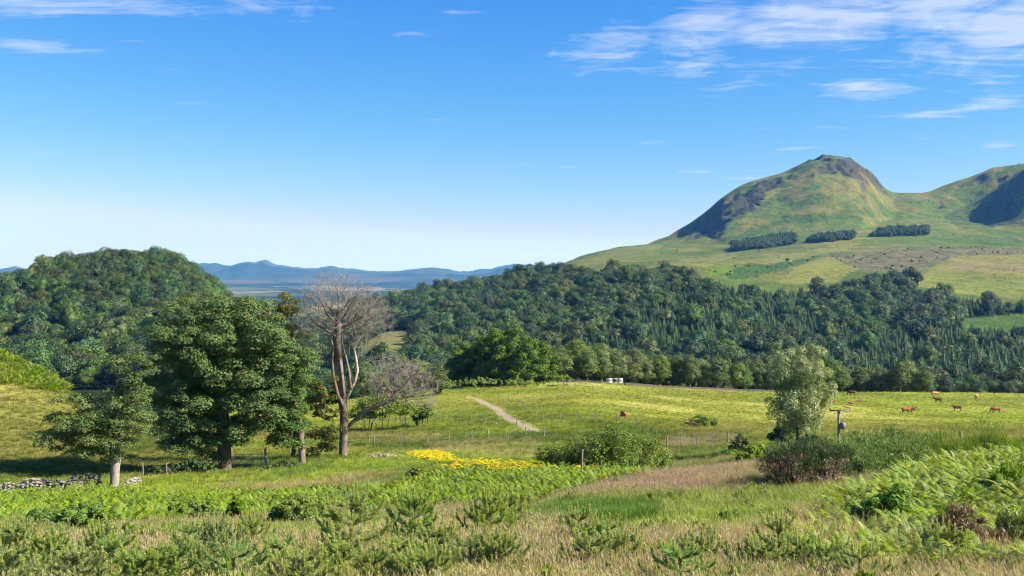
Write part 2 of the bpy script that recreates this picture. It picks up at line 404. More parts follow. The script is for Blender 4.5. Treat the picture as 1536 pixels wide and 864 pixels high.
def at(px, d):
    x = (px - CX) / F * d
    return Vector((x, d, float(H(x, d)[0])))

def inpoly(px, py, poly):
    c = np.zeros(px.shape, bool); n = len(poly); j = n - 1
    for i in range(n):
        xi, yi = poly[i]; xj, yj = poly[j]
        if yi != yj: c ^= ((yi > py) != (yj > py)) & (px < (xj - xi) * (py - yi) / (yj - yi) + xi)
        j = i
    return c

def lerpc(a, b, t): return a * (1 - t[:, None]) + np.asarray(b, float)[None, :] * t[:, None]

# ---- colour zones of the meadow (what grows there)
G_GREEN, G_LIME, G_OCHRE, G_PINK, G_DRY, G_DARK, G_SOIL = (.115, .165, .022), (.20, .245, .025), (.26, .23, .055), (.28, .19, .13), (.31, .255, .125), (.06, .10, .018), (.30, .24, .16)
PATH = [(706, 596), (714, 598), (721, 602), (729, 606), (738, 609), (747, 614), (753, 621), (762, 627), (773, 632), (785, 637), (796, 643), (806, 647), (816, 649)]
_pathw = []
def path_pts():
    if not _pathw:
        for a in PATH: _pathw.append(hit(a[0], a[1], 90, 400))
    return _pathw
def seg_dist(x, y, pts):
    best = np.full(x.shape, 1e9)
    for a, b in zip(pts[:-1], pts[1:]):
        dx, dy = b[0] - a[0], b[1] - a[1]; L = dx * dx + dy * dy
        t = np.clip(((x - a[0]) * dx + (y - a[1]) * dy) / L, 0, 1)
        best = np.minimum(best, np.hypot(x - a[0] - t * dx, y - a[1] - t * dy))
    return best

def meadow_tint(x, y, z):
    """colour of the sward at a place"""
    x = np.asarray(x, float); y = np.asarray(y, float)
    yy = np.maximum(y, 1.0); px, py = proj(x, yy, z)
    n1 = fbm(x / 6, y / 6, 4, 61); n2 = fbm(x / 22, y / 22, 4, 67); n3 = fbm(x / 1.6, y / 1.6, 3, 71); n4 = fbm(x / 60 + 5, y / 38, 3, 73)
    c = np.tile(np.array(G_GREEN), (len(x), 1))
    c = lerpc(c, G_LIME, sstep(.40, .62, n1 * .5 + n2 * .5) * .9)
    c = lerpc(c, G_OCHRE, sstep(.50, .70, n4 * .6 + n1 * .4) * .75)
    # near slope: seeding grass, pinkish brown, with green glades
    near = (1 - sstep(52, 66, y)) * sstep(4, 9, y)
    c = lerpc(c, (.17, .225, .025), near * .68); pink = near * (0.04 + .96 * sstep(.49, .60, n1 * .6 + n2 * .4))
    c = lerpc(c, G_PINK, pink * .62); c = lerpc(c, G_OCHRE, near * sstep(.45, .6, n3 * .4 + n4 * .6) * .5); c = lerpc(c, G_DRY, near * sstep(.57, .70, n3 * .5 + n1 * .5) * .55)
    ridge = np.exp(-((px - 960) / 190) ** 2) * sstep(775, 735, py - (px - 960) * -.10) * sstep(40, 46, y) * (1 - sstep(64, 72, y))
    c = lerpc(c, (.30, .19, .15), ridge * .8 * sstep(.25, .5, n1))
    glade = inpoly(px, py, [(800, 785), (900, 762), (1010, 758), (1160, 735), (1240, 745), (1200, 790), (1100, 812), (980, 815), (880, 800)]) & (y < 52) & (y > 8)
    c = lerpc(c, (.16, .22, .022), glade * (.30 + .65 * sstep(.3, .55, n1)))
    rush = inpoly(px, py, [(800, 790), (850, 768), (960, 768), (1000, 780), (960, 795), (850, 797)]) & (y < 52) & (y > 8)
    c = lerpc(c, (.06, .13, .015), rush * .85)
    # cattle field: brighter, grazed
    fld = sstep(150, 190, y) * (1 - sstep(360, 400, y))
    c = lerpc(c, (.265, .275, .040), fld * .8); c = lerpc(c, (.34, .31, .09), fld * .75 * sstep(.50, .64, n4 * .5 + n2 * .5)); c = lerpc(c, (.15, .20, .02), fld * .7 * sstep(.52, .66, n1 * .4 + (1 - n4) * .6))
    # dry bents along the fence and the far rim
    rim = inpoly(px, py, [(840, 568), (960, 570), (1050, 576), (1130, 583), (1100, 588), (950, 577), (840, 577)]) & (y > 200)
    c = lerpc(c, (.33, .27, .10), rim * .8)
    dry = inpoly(px, py, [(640, 655), (800, 655), (830, 690), (640, 690)]) & (y > 85) & (y < 180)
    c = lerpc(c, (.27, .22, .10), dry * .5 * sstep(.35, .6, n1))
    dry2 = inpoly(px, py, [(1000, 655), (1110, 650), (1110, 695), (1000, 700)]) & (y > 66) & (y < 170)
    c = lerpc(c, (.30, .23, .12), dry2 * .7 * sstep(.3, .55, n1))
    dry3 = inpoly(px, py, [(330, 728), (480, 712), (600, 712), (600, 738), (330, 745)]) & (y > 60) & (y < 120)
    c = lerpc(c, (.27, .18, .11), dry3 * .6 * sstep(.35, .6, n1))
    ochre_l = inpoly(px, py, [(0, 575), (100, 590), (130, 640), (60, 680), (0, 690)]) & (y > 90) & (y < 170)
    c = lerpc(c, (.22, .22, .05), ochre_l * .55); c = lerpc(c, (.24, .17, .10), ochre_l * .5 * sstep(.5, .65, n2))
    c *= ((0.74 + .52 * n3) * (.92 + .40 * sstep(.3, .7, n2)))[:, None]
    return c
# ------------------------------------------------------------------ ground sheets (polar grids sharing their seams)
def polar(name, th, rr, mat, colour, kind='structure', smooth=True, dz=0.0):
    T, Rr = np.meshgrid(th, rr, indexing='ij')
    x = (Rr * np.sin(T)).ravel(); y = (Rr * np.cos(T)).ravel(); z = H(x, y) + dz
    n, m = len(th), len(rr)
    i = np.arange(n - 1)[:, None] * m + np.arange(m - 1)[None, :]
    Fq = np.stack([i, i + m, i + m + 1, i + 1], -1).reshape(-1, 4)[:, ::-1]
    c = colour(x, y, z); c = np.concatenate([c, np.ones((len(c), 1))], 1).astype(np.float32)
    me = mk_mesh(name, np.stack([x, y, z], 1), Fq, mat, smooth, attrs={'tint': ('FLOAT_COLOR', c)})
    o = link(name, me); o['kind'] = kind
    return o

M = Mat('sward')
tint = M.attr('tint')
g1 = M.noise(9.0, 5, .7); g2 = M.noise(0.9, 4, .6); g3 = M.noise(0.25, 3, .6)
c = M.mix(1.0, tint, M.ramp(g1, [(.25, (.55, .52, .5)), (.75, (1.35, 1.35, 1.3))]), 'MULTIPLY')
c = M.mix(1.0, c, M.ramp(g2, [(.3, (.72, .74, .7)), (.7, (1.22, 1.2, 1.15))]), 'MULTIPLY')
M_SWARD = M.done(M.princ(c, .95, .05, M.bump(M.math('ADD', g1, M.math('MULTIPLY', g2, 2.0)), .9, .25)))

dense = np.arctan((np.linspace(-330, 1866, 480) - CX) / F)
th_full = np.concatenate([np.linspace(-math.pi, dense[0], 60)[:-1], dense, np.linspace(dense[-1], math.pi, 60)[1:]])
r_near = np.exp(np.linspace(math.log(0.6), math.log(440), 330))

def near_col(x, y, z):
    c = meadow_tint(x, y, z)
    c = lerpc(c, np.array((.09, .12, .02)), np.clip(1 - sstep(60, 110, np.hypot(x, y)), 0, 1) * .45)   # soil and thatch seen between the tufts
    pd = seg_dist(x, y, path_pts())
    c = lerpc(c, (.42, .33, .22), (1 - sstep(.4, 1.0, pd + (fbm(x / 1.5, y / 1.5, 2, 5) - .5) * .8)))
    px, py = proj(x, np.maximum(y, 1), z)
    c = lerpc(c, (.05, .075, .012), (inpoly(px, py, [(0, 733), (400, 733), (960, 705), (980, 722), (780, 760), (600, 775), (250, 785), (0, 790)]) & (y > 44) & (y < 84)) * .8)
    return c
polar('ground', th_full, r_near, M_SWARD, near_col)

# ---- hillside beyond the valley
FIELDS = [
 ([(1060, 405), (1130, 398), (1200, 387), (1225, 378), (1240, 382), (1200, 398), (1150, 412), (1130, 418), (1085, 418)], (.055, .12, .03), .9),    # bracken-green plantation
 ([(1062, 404), (1098, 400), (1102, 412), (1080, 418), (1058, 412)], (.16, .24, .02), .8),
 ([(1165, 424), (1200, 400), (1245, 384), (1320, 380), (1290, 402), (1262, 420), (1255, 426)], (.25, .25, .055), .95),
 ([(1240, 383), (1300, 378), (1340, 375), (1440, 371), (1536, 372), (1536, 382), (1430, 384), (1390, 400), (1330, 408), (1290, 405)], (.21, .165, .10), .75),
 ([(1366, 428), (1395, 402), (1430, 385), (1536, 381), (1600, 381), (1600, 445), (1460, 444)], (.25, .24, .06), .95),
 ([(1385, 425), (1400, 405), (1536, 418), (1536, 442), (1460, 442)], (.19, .235, .04), .7),
 ([(1395, 400), (1450, 390), (1536, 396), (1536, 408), (1440, 408)], (.30, .215, .11), .6),
 ([(1120, 392), (1230, 372), (1300, 366), (1240, 382), (1150, 398)], (.26, .25, .07), .8),
 ([(980, 395), (1090, 380), (1110, 380), (1060, 400), (1000, 402)], (.235, .235, .07), .7),
 ([(860, 392), (930, 372), (985, 360), (985, 378), (930, 392), (870, 402)], (.22, .22, .06), .6),
 ([(1390, 358), (1450, 352), (1536, 360), (1536, 370), (1440, 366)], (.075, .14, .03), .7),
 ([(1100, 365), (1180, 335), (1330, 325), (1372, 318), (1350, 300), (1300, 312), (1240, 320), (1190, 322), (1130, 345)], (.05, .115, .02), .75),
 ([(1160, 300), (1210, 268), (1230, 276), (1245, 300), (1200, 318)], (.055, .12, .02), .7),
 ([(1415, 325), (1460, 300), (1536, 308), (1536, 335), (1440, 340)], (.045, .085, .022), .8),
 ([(1440, 478), (1536, 470), (1600, 470), (1600, 512), (1440, 508)], (.075, .145, .03), .9),
 ([(538, 548), (545, 512), (580, 496), (626, 496), (624, 522), (602, 550)], (.27, .24, .085), .95),
 ([(430, 492), (462, 484), (475, 486), (450, 500), (430, 502)], (.30, .27, .10), .9),
 ([(590, 458), (600, 455), (608, 457), (600, 460)], (.30, .27, .10), .9),
]
def hill_col(x, y, z):
    px, py = proj(x, np.maximum(y, 1), z)
    n1 = fbm(x / 60, y / 60, 5, 81, .6); n2 = fbm(x / 190, y / 150, 4, 83); n3 = fbm(x / 18, y / 18, 4, 87)
    jx, jy = (fbm(x / 30, y / 30, 3, 91) - .5) * 14, (fbm(x / 30 + 9, y / 30, 3, 93) - .5) * 7
    c = np.tile(np.array((.125, .175, .034)), (len(x), 1))
    c = lerpc(c, (.24, .215, .055), sstep(.46, .62, n1 * .5 + n2 * .5))
    c = lerpc(c, (.075, .135, .03), sstep(.52, .68, n2 * .7 + n3 * .3) * .8)
    d = y
    for poly, colr, k in FIELDS:
        m = inpoly(px + jx, py + jy, poly).astype(float)
        rough = colr[0] < .1
        c = lerpc(c, colr, m * k * (sstep(.3, .5, n1 * .5 + n3 * .5) * .6 + .4 if rough else .85 + .15 * n3))
    hillm = sstep(2250, 2450, d) * sstep(985, 1040, px)
    och = hillm * sstep(.46, .6, n1) * .55
    c = lerpc(c, (.23, .20, .05), och)
    hm = hillm > .05; slope = np.zeros_like(x)
    if hm.any():
        e_ = 6.0; h0 = H(x[hm], y[hm]); slope[hm] = np.hypot(H(x[hm] + e_, y[hm]) - h0, H(x[hm], y[hm] + e_) - h0) / e_
    rk = np.maximum(crag(px, d, x, y) * .8, sstep(.85, 1.15, slope + (n3 - .5) * .9) * (1 - .85 * sstep(1290, 1306, px) * (1 - sstep(1400, 1450, px)))) * hillm
    rockc = np.array((.062, .048, .056))[None, :] * (0.3 + 1.3 * n3)[:, None]
    c = c * (1 - rk[:, None] * .9) + rockc * rk[:, None] * .9
    # clearfell: speckled with brash
    brash = inpoly(px, py, FIELDS[3][0]) * sstep(.55, .66, fbm(x / 9, y / 9, 3, 97))
    c = lerpc(c, (.08, .09, .045), brash * .8)
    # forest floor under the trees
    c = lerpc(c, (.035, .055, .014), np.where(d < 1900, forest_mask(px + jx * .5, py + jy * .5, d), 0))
    # far lowland: fields and woods
    lw = sstep(2300, 3500, d) * (px < 900)
    f1 = fbm(x / 420, y / 900, 3, 101)
    low = np.where((f1 > .53)[:, None], np.array((.12, .13, .05))[None, :], np.array((.035, .06, .025))[None, :])
    low = np.where((fbm(x / 800 + 4, y / 1500, 3, 103) > .60)[:, None], np.array((.25, .22, .12))[None, :], low)
    c = c * (1 - lw[:, None]) + low * lw[:, None]
    return c * (.60 + .38 * n3)[:, None]

FTOP0 = [(-600, 400), (300, 400), (400, 470), (480, 470), (540, 452), (600, 440), (640, 432), (700, 425), (760, 413), (800, 405), (850, 409), (900, 404), (960, 399), (1000, 403), (1035, 411), (1060, 424), (1110, 429), (1160, 431), (1255, 431), (1275, 424), (1300, 416), (1340, 411), (1366, 410), (1374, 420), (1380, 432), (1420, 441), (1445, 447), (1540, 450), (1700, 450)]
FTOP = [(a, b + (16 if a > 860 else 8)) for a, b in FTOP0]
_fx = np.array([a for a, b in sorted(FTOP)], float); _fy = np.array([b for a, b in sorted(FTOP)], float)
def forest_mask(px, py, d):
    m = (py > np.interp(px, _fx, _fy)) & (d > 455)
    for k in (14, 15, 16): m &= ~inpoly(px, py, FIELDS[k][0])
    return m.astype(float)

M = Mat('hillside_turf')
tint = M.attr('tint')
g1 = M.noise(.09, 6, .68); g2 = M.noise(.35, 4, .65)
c = M.mix(1.0, tint, M.ramp(g1, [(.3, (.70, .72, .70)), (.7, (1.28, 1.26, 1.25))]), 'MULTIPLY')
c = M.mix(1.0, c, M.ramp(g2, [(.3, (.78, .78, .78)), (.7, (1.2, 1.2, 1.2))]), 'MULTIPLY')
M_HILL = M.done(M.princ(c, .95, .05, M.bump(M.math('ADD', g1, M.math('MULTIPLY', g2, .4)), 1.0, 6.0)))
dense2 = np.arctan((np.linspace(-330, 1866, 730) - CX) / F)
dense2[0], dense2[-1] = dense[0], dense[-1]
r_h = np.concatenate([np.exp(np.linspace(math.log(440), math.log(2250), 210)), np.linspace(2250, 3450, 250)[1:], np.exp(np.linspace(math.log(3450), math.log(9500), 60))[1:]])
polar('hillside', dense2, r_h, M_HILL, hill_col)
# the land to the sides and behind the view, coarser
for a, b in ((-math.pi, dense[0]), (dense[-1], math.pi)):
    polar('surrounding_land', np.linspace(a, b, 60), np.exp(np.linspace(math.log(440), math.log(9500), 70)), M_HILL, hill_col)

# ---- far mountains
MSK = [(-900, 405), (-300, 400), (0, 404), (20, 401), (60, 408), (180, 405), (260, 399), (285, 396), (310, 397), (345, 398), (360, 394), (372, 392), (384, 394), (397, 391), (410, 396), (440, 400), (475, 404), (492, 401), (530, 405), (570, 407), (600, 406), (628, 402), (645, 402), (665, 405), (700, 409), (735, 405), (750, 400), (768, 395), (790, 397), (830, 404), (900, 406), (1100, 400), (1500, 402), (2300, 400)]
MSX, MSY = np.array([a for a, b in MSK], float), np.array([b for a, b in MSK], float)
thm = np.arctan((np.linspace(-900, 2300, 900) - CX) / F)
rm = np.linspace(9000, 21000, 110)
T, Rr = np.meshgrid(thm, rm, indexing='ij'); x = (Rr * np.sin(T)).ravel(); y = (Rr * np.cos(T)).ravel()
px = CX + F * x / y; d = y
crest = -(np.interp(px, MSX, MSY) - HY) / F * 17000
t = np.clip((d - 9800) / 7200, 0, 1)
rg = 1 - np.abs(2 * fbm(x / 2300, y / 3000, 5, 111, .55) - 1)
fold = (rg - .6) * 330 * np.sin(np.clip(t, 0, 1) * math.pi) ** .8
prof = np.where(d < 17000, sstep(0, 1, t) ** 1.1, 1 - sstep(17000, 21000, d))
zm = -99 + (crest + 99) * prof + fold * (t < 1) + (fbm(x / 500, y / 700, 4, 113) - .5) * 40 * prof
lim = -(np.interp(px, MSX, MSY) - HY) / F * d
zm = np.where(d < 16800, np.minimum(zm, lim - 14 - 20 * (1 - t)), zm) + (fbm(x / 260, y / 4000, 4, 117, .6) - .5) * 75 * prof
zm = np.maximum(zm, -99)
n, m = len(thm), len(rm); i = np.arange(n - 1)[:, None] * m + np.arange(m - 1)[None, :]
Fq = np.stack([i, i + m, i + m + 1, i + 1], -1).reshape(-1, 4)[:, ::-1]
M = Mat('mountain_moor')
g = M.noise(.0011, 6, .62); g2 = M.noise(.0004, 3, .5)
c = M.ramp(g, [(.35, (.02, .04, .025)), (.5, (.05, .06, .035)), (.65, (.09, .08, .055))])
c = M.mix(M.ramp(g2, [(.45, (0, 0, 0)), (.55, (1, 1, 1))]), c, (.015, .035, .022))
M_MTN = M.done(M.princ(c, .95, .03))
o = link('distant_mountains', mk_mesh('distant_mountains', np.stack([x, y, zm], 1), Fq, M_MTN, True)); o['kind'] = 'structure'
bm_ = mk_mesh('far_plain', [(-22000, -22000, -102), (22000, -22000, -102), (22000, 22000, -102), (-22000, 22000, -102)], np.array([[0, 1, 2, 3]]), M_MTN)
o = link('far_plain', bm_); o['kind'] = 'structure'
# ------------------------------------------------------------------ growing things: generators
def rdirs(rng, n):
    v = rng.normal(size=(n, 3)); return v / np.linalg.norm(v, axis=1, keepdims=True)

def unit(v): return v / np.maximum(np.linalg.norm(v, axis=1, keepdims=True), 1e-9)

def leaves(rng, C, N, L, Wd, fold=0.15, axis=None):
    """diamond leaves at C, facing N, length L and width Wd (arrays or numbers)"""
    n = len(C); L = np.broadcast_to(L, (n,))[:, None]; Wd = np.broadcast_to(Wd, (n,))[:, None]
    a = rdirs(rng, n) if axis is None else axis
    a = unit(a - N * np.sum(a * N, 1, keepdims=True)); b = np.cross(N, a)
    V = np.stack([C - a * L * .5, C + b * Wd * .5 + N * L * fold * .5, C + a * L * .5 - N * L * fold * .5, C - b * Wd * .5 + N * L * fold * .5], 1).reshape(-1, 3)
    return V, np.arange(4 * n).reshape(-1, 4)

def joinVF(parts):
    V, Q, T, k = [], [], [], 0
    for v, f in parts:
        if len(v) == 0: continue
        V.append(v); f = np.asarray(f)
        (Q if f.shape[1] == 4 else T).append(f + k); k += len(v)
    return np.concatenate(V), [np.concatenate(a) for a in (Q, T) if a]

def tube(pts, rad, sides=6, tip=True):
    pts = np.asarray(pts, float); rad = np.asarray(rad, float); n = len(pts)
    t = unit(np.gradient(pts, axis=0)); up = np.array([0.31, 0.17, 0.94]); up = up if abs(t[0] @ up) < .9 else np.array([1., 0, 0])
    u = unit(np.cross(t, up)); w = np.cross(t, u)
    a = np.arange(sides) * 2 * math.pi / sides
    V = (pts[:, None, :] + rad[:, None, None] * (np.cos(a)[None, :, None] * u[:, None, :] + np.sin(a)[None, :, None] * w[:, None, :])).reshape(-1, 3)
    i = np.arange(n - 1)[:, None] * sides; k = np.arange(sides)[None, :]; k2 = (k + 1) % sides
    Fq = np.stack([i + k, i + k2, i + sides + k2, i + sides + k], -1).reshape(-1, 4)
    return V, Fq

def colonize(rng, trunk, attr, step, di, dk, iters=140, bias=(0, 0, .12)):
    """grow a branch skeleton from a trunk polyline towards a cloud of buds"""
    P_ = [np.array(p, float) for p in trunk]; par = [-1] + list(range(len(trunk) - 1))
    A = attr.copy(); best = np.full(len(A), 1e9); idx = np.zeros(len(A), int); done = 0
    bias = np.array(bias)
    for it in range(iters):
        new = np.array(P_[done:])
        if len(new):
            D = np.linalg.norm(A[:, None, :] - new[None, :, :], axis=2); j = D.argmin(1); dm = D[np.arange(len(A)), j]
            up = dm < best; best[up] = dm[up]; idx[up] = j[up] + done
        done = len(P_)
        keep = best > dk; A, best, idx = A[keep], best[keep], idx[keep]
        act = best < di
        if not act.any(): break
        dirs = unit(A[act] - np.array(P_)[idx[act]]); u, inv = np.unique(idx[act], return_inverse=True)
        S = np.zeros((len(u), 3)); np.add.at(S, inv, dirs)
        S = unit(S) + bias + rng.normal(scale=.16, size=S.shape); S = unit(S)
        for q, k in enumerate(u):
            P_.append(P_[k] + S[q] * step); par.append(int(k))
        if len(P_) > 9000: break
    return np.array(P_), np.array(par)

def skel_tubes(Pn, par, r_tip, power=2.3, rmax=None, min_r_sides=((.12, 8), (.035, 5), (0, 3))):
    n = len(Pn); kids = [[] for _ in range(n)]
    for i, p in enumerate(par):
        if p >= 0: kids[p].append(i)
    rp = np.zeros(n)
    for i in range(n - 1, -1, -1):
        rp[i] = sum(rp[k] for k in kids[i]) if kids[i] else r_tip ** power
        if kids[i]: rp[i] *= 1.0008
    r = rp ** (1 / power)
    if rmax: r = np.where(r > .05, .05 + (r - .05) * max(rmax - .05, .01) / max(r.max() - .05, .01), r)
    parts = []; stack = [(0, None)]
    while stack:
        s, pr = stack.pop(); ch = [] if pr is None else [pr]; rr = [] if pr is None else [min(r[pr], r[s] * 1.25)]
        k = s
        while True:
            ch.append(k); rr.append(r[k])
            if not kids[k]: break
            o = sorted(kids[k], key=lambda q: -r[q])
            for q in o[1:]: stack.append((q, k))
            k = o[0]
        if len(ch) > 1:
            rr[-1] *= .4
            sd = next(s_ for th_, s_ in min_r_sides if max(rr) >= th_)
            parts.append(tube(Pn[ch], rr, sd))
    return parts, r, kids

def ell_points(rng, ells, n):
    w = np.array([e[3] * e[4] * e[5] for e in ells]); out = []
    for e, k in zip(ells, rng.multinomial(n, w / w.sum())):
        v = rdirs(rng, k) * rng.random((k, 1)) ** (1 / 2.6)
        out.append(np.array(e[:3]) + v * np.array(e[3:6]))
    return np.concatenate(out)

def thin(rng, Pts, dist):
    keep = []; cell = {}
    for i in rng.permutation(len(Pts)):
        k = tuple((Pts[i] // dist).astype(int)); ok = True
        for a in (-1, 0, 1):
            for b in (-1, 0, 1):
                for c_ in (-1, 0, 1):
                    for j in cell.get((k[0] + a, k[1] + b, k[2] + c_), ()):
                        if np.sum((Pts[i] - Pts[j]) ** 2) < dist * dist: ok = False; break
                    if not ok: break
                if not ok: break
            if not ok: break
        if ok: keep.append(i); cell.setdefault(k, []).append(i)
    return Pts[keep]

def clump_leaves(rng, C, rad, per, L, ratio=.75, flat=.75, up=.45, core=.55, jit=.5):
    """rounded sprays of leaves about each centre"""
    n = len(C); rad = np.broadcast_to(rad, (n,)); cnt = np.maximum((per * (rad / rad.mean()) ** 2).astype(int), 6)
    idx = np.repeat(np.arange(n), cnt); m = len(idx)
    d = rdirs(rng, m); d[:, 2] = np.where(d[:, 2] < -.35, -d[:, 2] * .6, d[:, 2]); d = unit(d)
    rr = core + (1 - core) * rng.random(m) ** .6
    p = C[idx] + d * (rad[idx] * rr)[:, None] * np.array([1, 1, flat])
    N = unit(d + np.array([0, 0, up]) + rng.normal(scale=jit, size=(m, 3)))
    ll = L * (.7 + .6 * rng.random(m))
    return leaves(rng, p, N, ll, ll * ratio, .12)

M = Mat('bark'); o_ = M.objco()
b1 = M.noise(6, 5, .7, o_, stretch=(1.6, 1.6, .35)); b2 = M.noise(1.2, 3, .6, o_)
c = M.ramp(b1, [(.3, (.045, .034, .026)), (.55, (.13, .10, .075)), (.75, (.22, .185, .145))])
c = M.mix(M.ramp(b2, [(.5, (0, 0, 0)), (.7, (.7, .7, .7))]), c, (.12, .13, .06))
M_BARK = M.done(M.princ(c, .9, .1, M.bump(b1, .8, .05)))
M = Mat('pale_bark'); o_ = M.objco()
b1 = M.noise(7, 5, .7, o_, stretch=(1.6, 1.6, .3)); b2 = M.noise(1.0, 3, .6, o_)
c = M.ramp(b1, [(.3, (.12, .095, .07)), (.5, (.30, .26, .21)), (.75, (.46, .42, .36))])
M_PALEBARK = M.done(M.princ(c, .9, .1, M.bump(b1, .8, .05)))
M = Mat('dead_wood'); o_ = M.objco()
b1 = M.noise(5, 5, .7, o_, stretch=(1.6, 1.6, .25)); b2 = M.noise(.8, 4, .6, o_)
c = M.ramp(b1, [(.3, (.075, .058, .045)), (.55, (.22, .18, .145)), (.75, (.38, .33, .28))])
c = M.mix(M.ramp(b2, [(.46, (0, 0, 0)), (.6, (1, 1, 1))]), c, (.17, .105, .065))
M_DEAD = M.done(M.princ(c, .9, .1, M.bump(b1, .8, .05)))
M = Mat('bleached_wood'); o_ = M.objco()
b1 = M.noise(5, 5, .7, o_, stretch=(1.6, 1.6, .25))
M_BLEACH = M.done(M.princ(M.ramp(b1, [(.3, (.22, .17, .13)), (.6, (.48, .41, .34))]), .9, .1))
M = Mat('twig'); M_TWIG = M.done(M.princ(M.mix(M.noise(.7, 3, .5, M.objco()), (.19, .16, .13), (.34, .295, .25)), .9, .1))

L_SYC = leaf_mat('sycamore_leaf', (.060, .118, .024), (.125, .185, .045), (.18, .165, .04), .16, .35, .02, .1, .6, .12)
L_OAK = leaf_mat('oak_leaf', (.065, .115, .012), (.15, .195, .022), (.19, .20, .02), .16, .5, .03, .25)
L_OAKDARK = leaf_mat('meadow_oak_leaf', (.05, .095, .012), (.12, .165, .02), (.16, .18, .02), .15, .3, .03, .2, .6, .1)
L_ASH = leaf_mat('ash_leaf', (.10, .13, .018), (.18, .16, .025), (.25, .15, .03), .35, .45, .02, .15)
L_AUT = leaf_mat('amber_leaf', (.20, .13, .02), (.26, .15, .02), None, .35, .6, .02, .15)
L_WIL = leaf_mat('silver_willow_leaf', (.22, .28, .11), (.36, .42, .21), (.16, .21, .07), .35, .5, .02, .15, .5, .4)
L_SCRUB = leaf_mat('scrub_willow_leaf', (.11, .185, .02), (.21, .285, .04), (.08, .135, .018), .35, .8, .03, .3)
L_BIRCH = leaf_mat('birch_leaf', (.09, .14, .025), (.17, .21, .045), (.06, .10, .02), .35, .25, .05, .55)
L_WOOD = leaf_mat('woodland_leaf', (.046, .088, .016), (.110, .152, .027), (.13, .145, .027), .10, .12, .08, .9)
L_DARKWOOD = leaf_mat('dark_woodland_leaf', (.028, .060, .015), (.062, .105, .026), (.085, .105, .026), .08, .12, .08, .8)
L_SPRUCE = leaf_mat('spruce_needles', (.03, .068, .018), (.075, .125, .034), None, .12, .3, .06, .7)
L_LARCH = leaf_mat('larch_needles', (.045, .085, .025), (.085, .13, .036), None, .2, .3, .05, .6)
L_BEECH = leaf_mat('copper_beech_leaf', (.045, .022, .028), (.085, .04, .05), None, .2, .3, .02, .3)
L_GORSE = leaf_mat('gorse_spines', (.13, .205, .03), (.25, .335, .055), (.28, .29, .06), .2, .9, .03, .3)
L_GORSEDEAD = leaf_mat('withered_gorse', (.15, .105, .065), (.29, .205, .13), (.10, .12, .035), .2, .9, .02, .3)
L_GORSEDARK = leaf_mat('old_gorse_spines', (.03, .055, .014), (.085, .135, .035), (.05, .06, .02), .2, .9, .03, .3)
L_BROOM = leaf_mat('broom_stems', (.12, .20, .018), (.24, .31, .03), (.27, .29, .04), .25, .9, .03, .3)
L_FERN = leaf_mat('bracken_frond', (.165, .235, .012), (.275, .335, .02), (.10, .16, .012), .25, .9, .05, .5, .5, .3)
L_BAND = leaf_mat('bracken_bed', (.13, .205, .010), (.215, .28, .012), (.07, .13, .01), .25, .9, .05, .6, .5, .2)
L_PINE = leaf_mat('pine_needles', (.24, .33, .08), (.34, .43, .13), (.24, .35, .13), .45, 3.0, .05, .3, .5, .3)
L_CANDLE = leaf_mat('pine_candle', (.46, .52, .16), (.54, .57, .21), None, .45, 3.0, .02, .2, .5, .3)
L_SAPLING = leaf_mat('sapling_leaf', (.115, .20, .016), (.20, .285, .025), (.26, .32, .02), .4, 2.0, .03, .3)

# ------------------------------------------------------------------ far woodland: prototypes
def broadleaf(rng, h=13., r=5., n=1500, L=.75, low=.22, trunk_r=.22, lobes=26, tall=1.0):
    cz = h * (1 + low) / 2; hz = h * (1 - low) / 2
    d = rdirs(rng, lobes); d[:, 2] = np.abs(d[:, 2]) * 1.25 - .35; d = unit(d)
    C = np.array([0, 0, cz]) + d * np.array([r, r, hz]) * (.62 + .22 * rng.random((lobes, 1)))
    rad = r * (.30 + .22 * rng.random(lobes))
    V, Fq = clump_leaves(rng, C, rad, n / lobes, L, .85, .8, .3, .8, .25)
    core = rdirs(rng, 150); cV, cF = leaves(rng, np.array([0, 0, cz]) + core * np.array([r, r, hz]) * .55, unit(core), r * .42, r * .42)
    crown = joinVF([(V, Fq), (cV, cF)])
    tr = joinVF([tube([(0, 0, -1.5), (.05, 0, h * .2), (0, .1, h * .5), (.1, 0, h * .75)], [trunk_r * 1.3, trunk_r, trunk_r * .7, .05], 6),
                 tube([(0, 0, h * .3), (r * .3, .2, h * .55)], [trunk_r * .5, .05], 5), tube([(0, .1, h * .35), (-r * .3, -.3, h * .6)], [trunk_r * .5, .05], 5)])
    return tr, crown

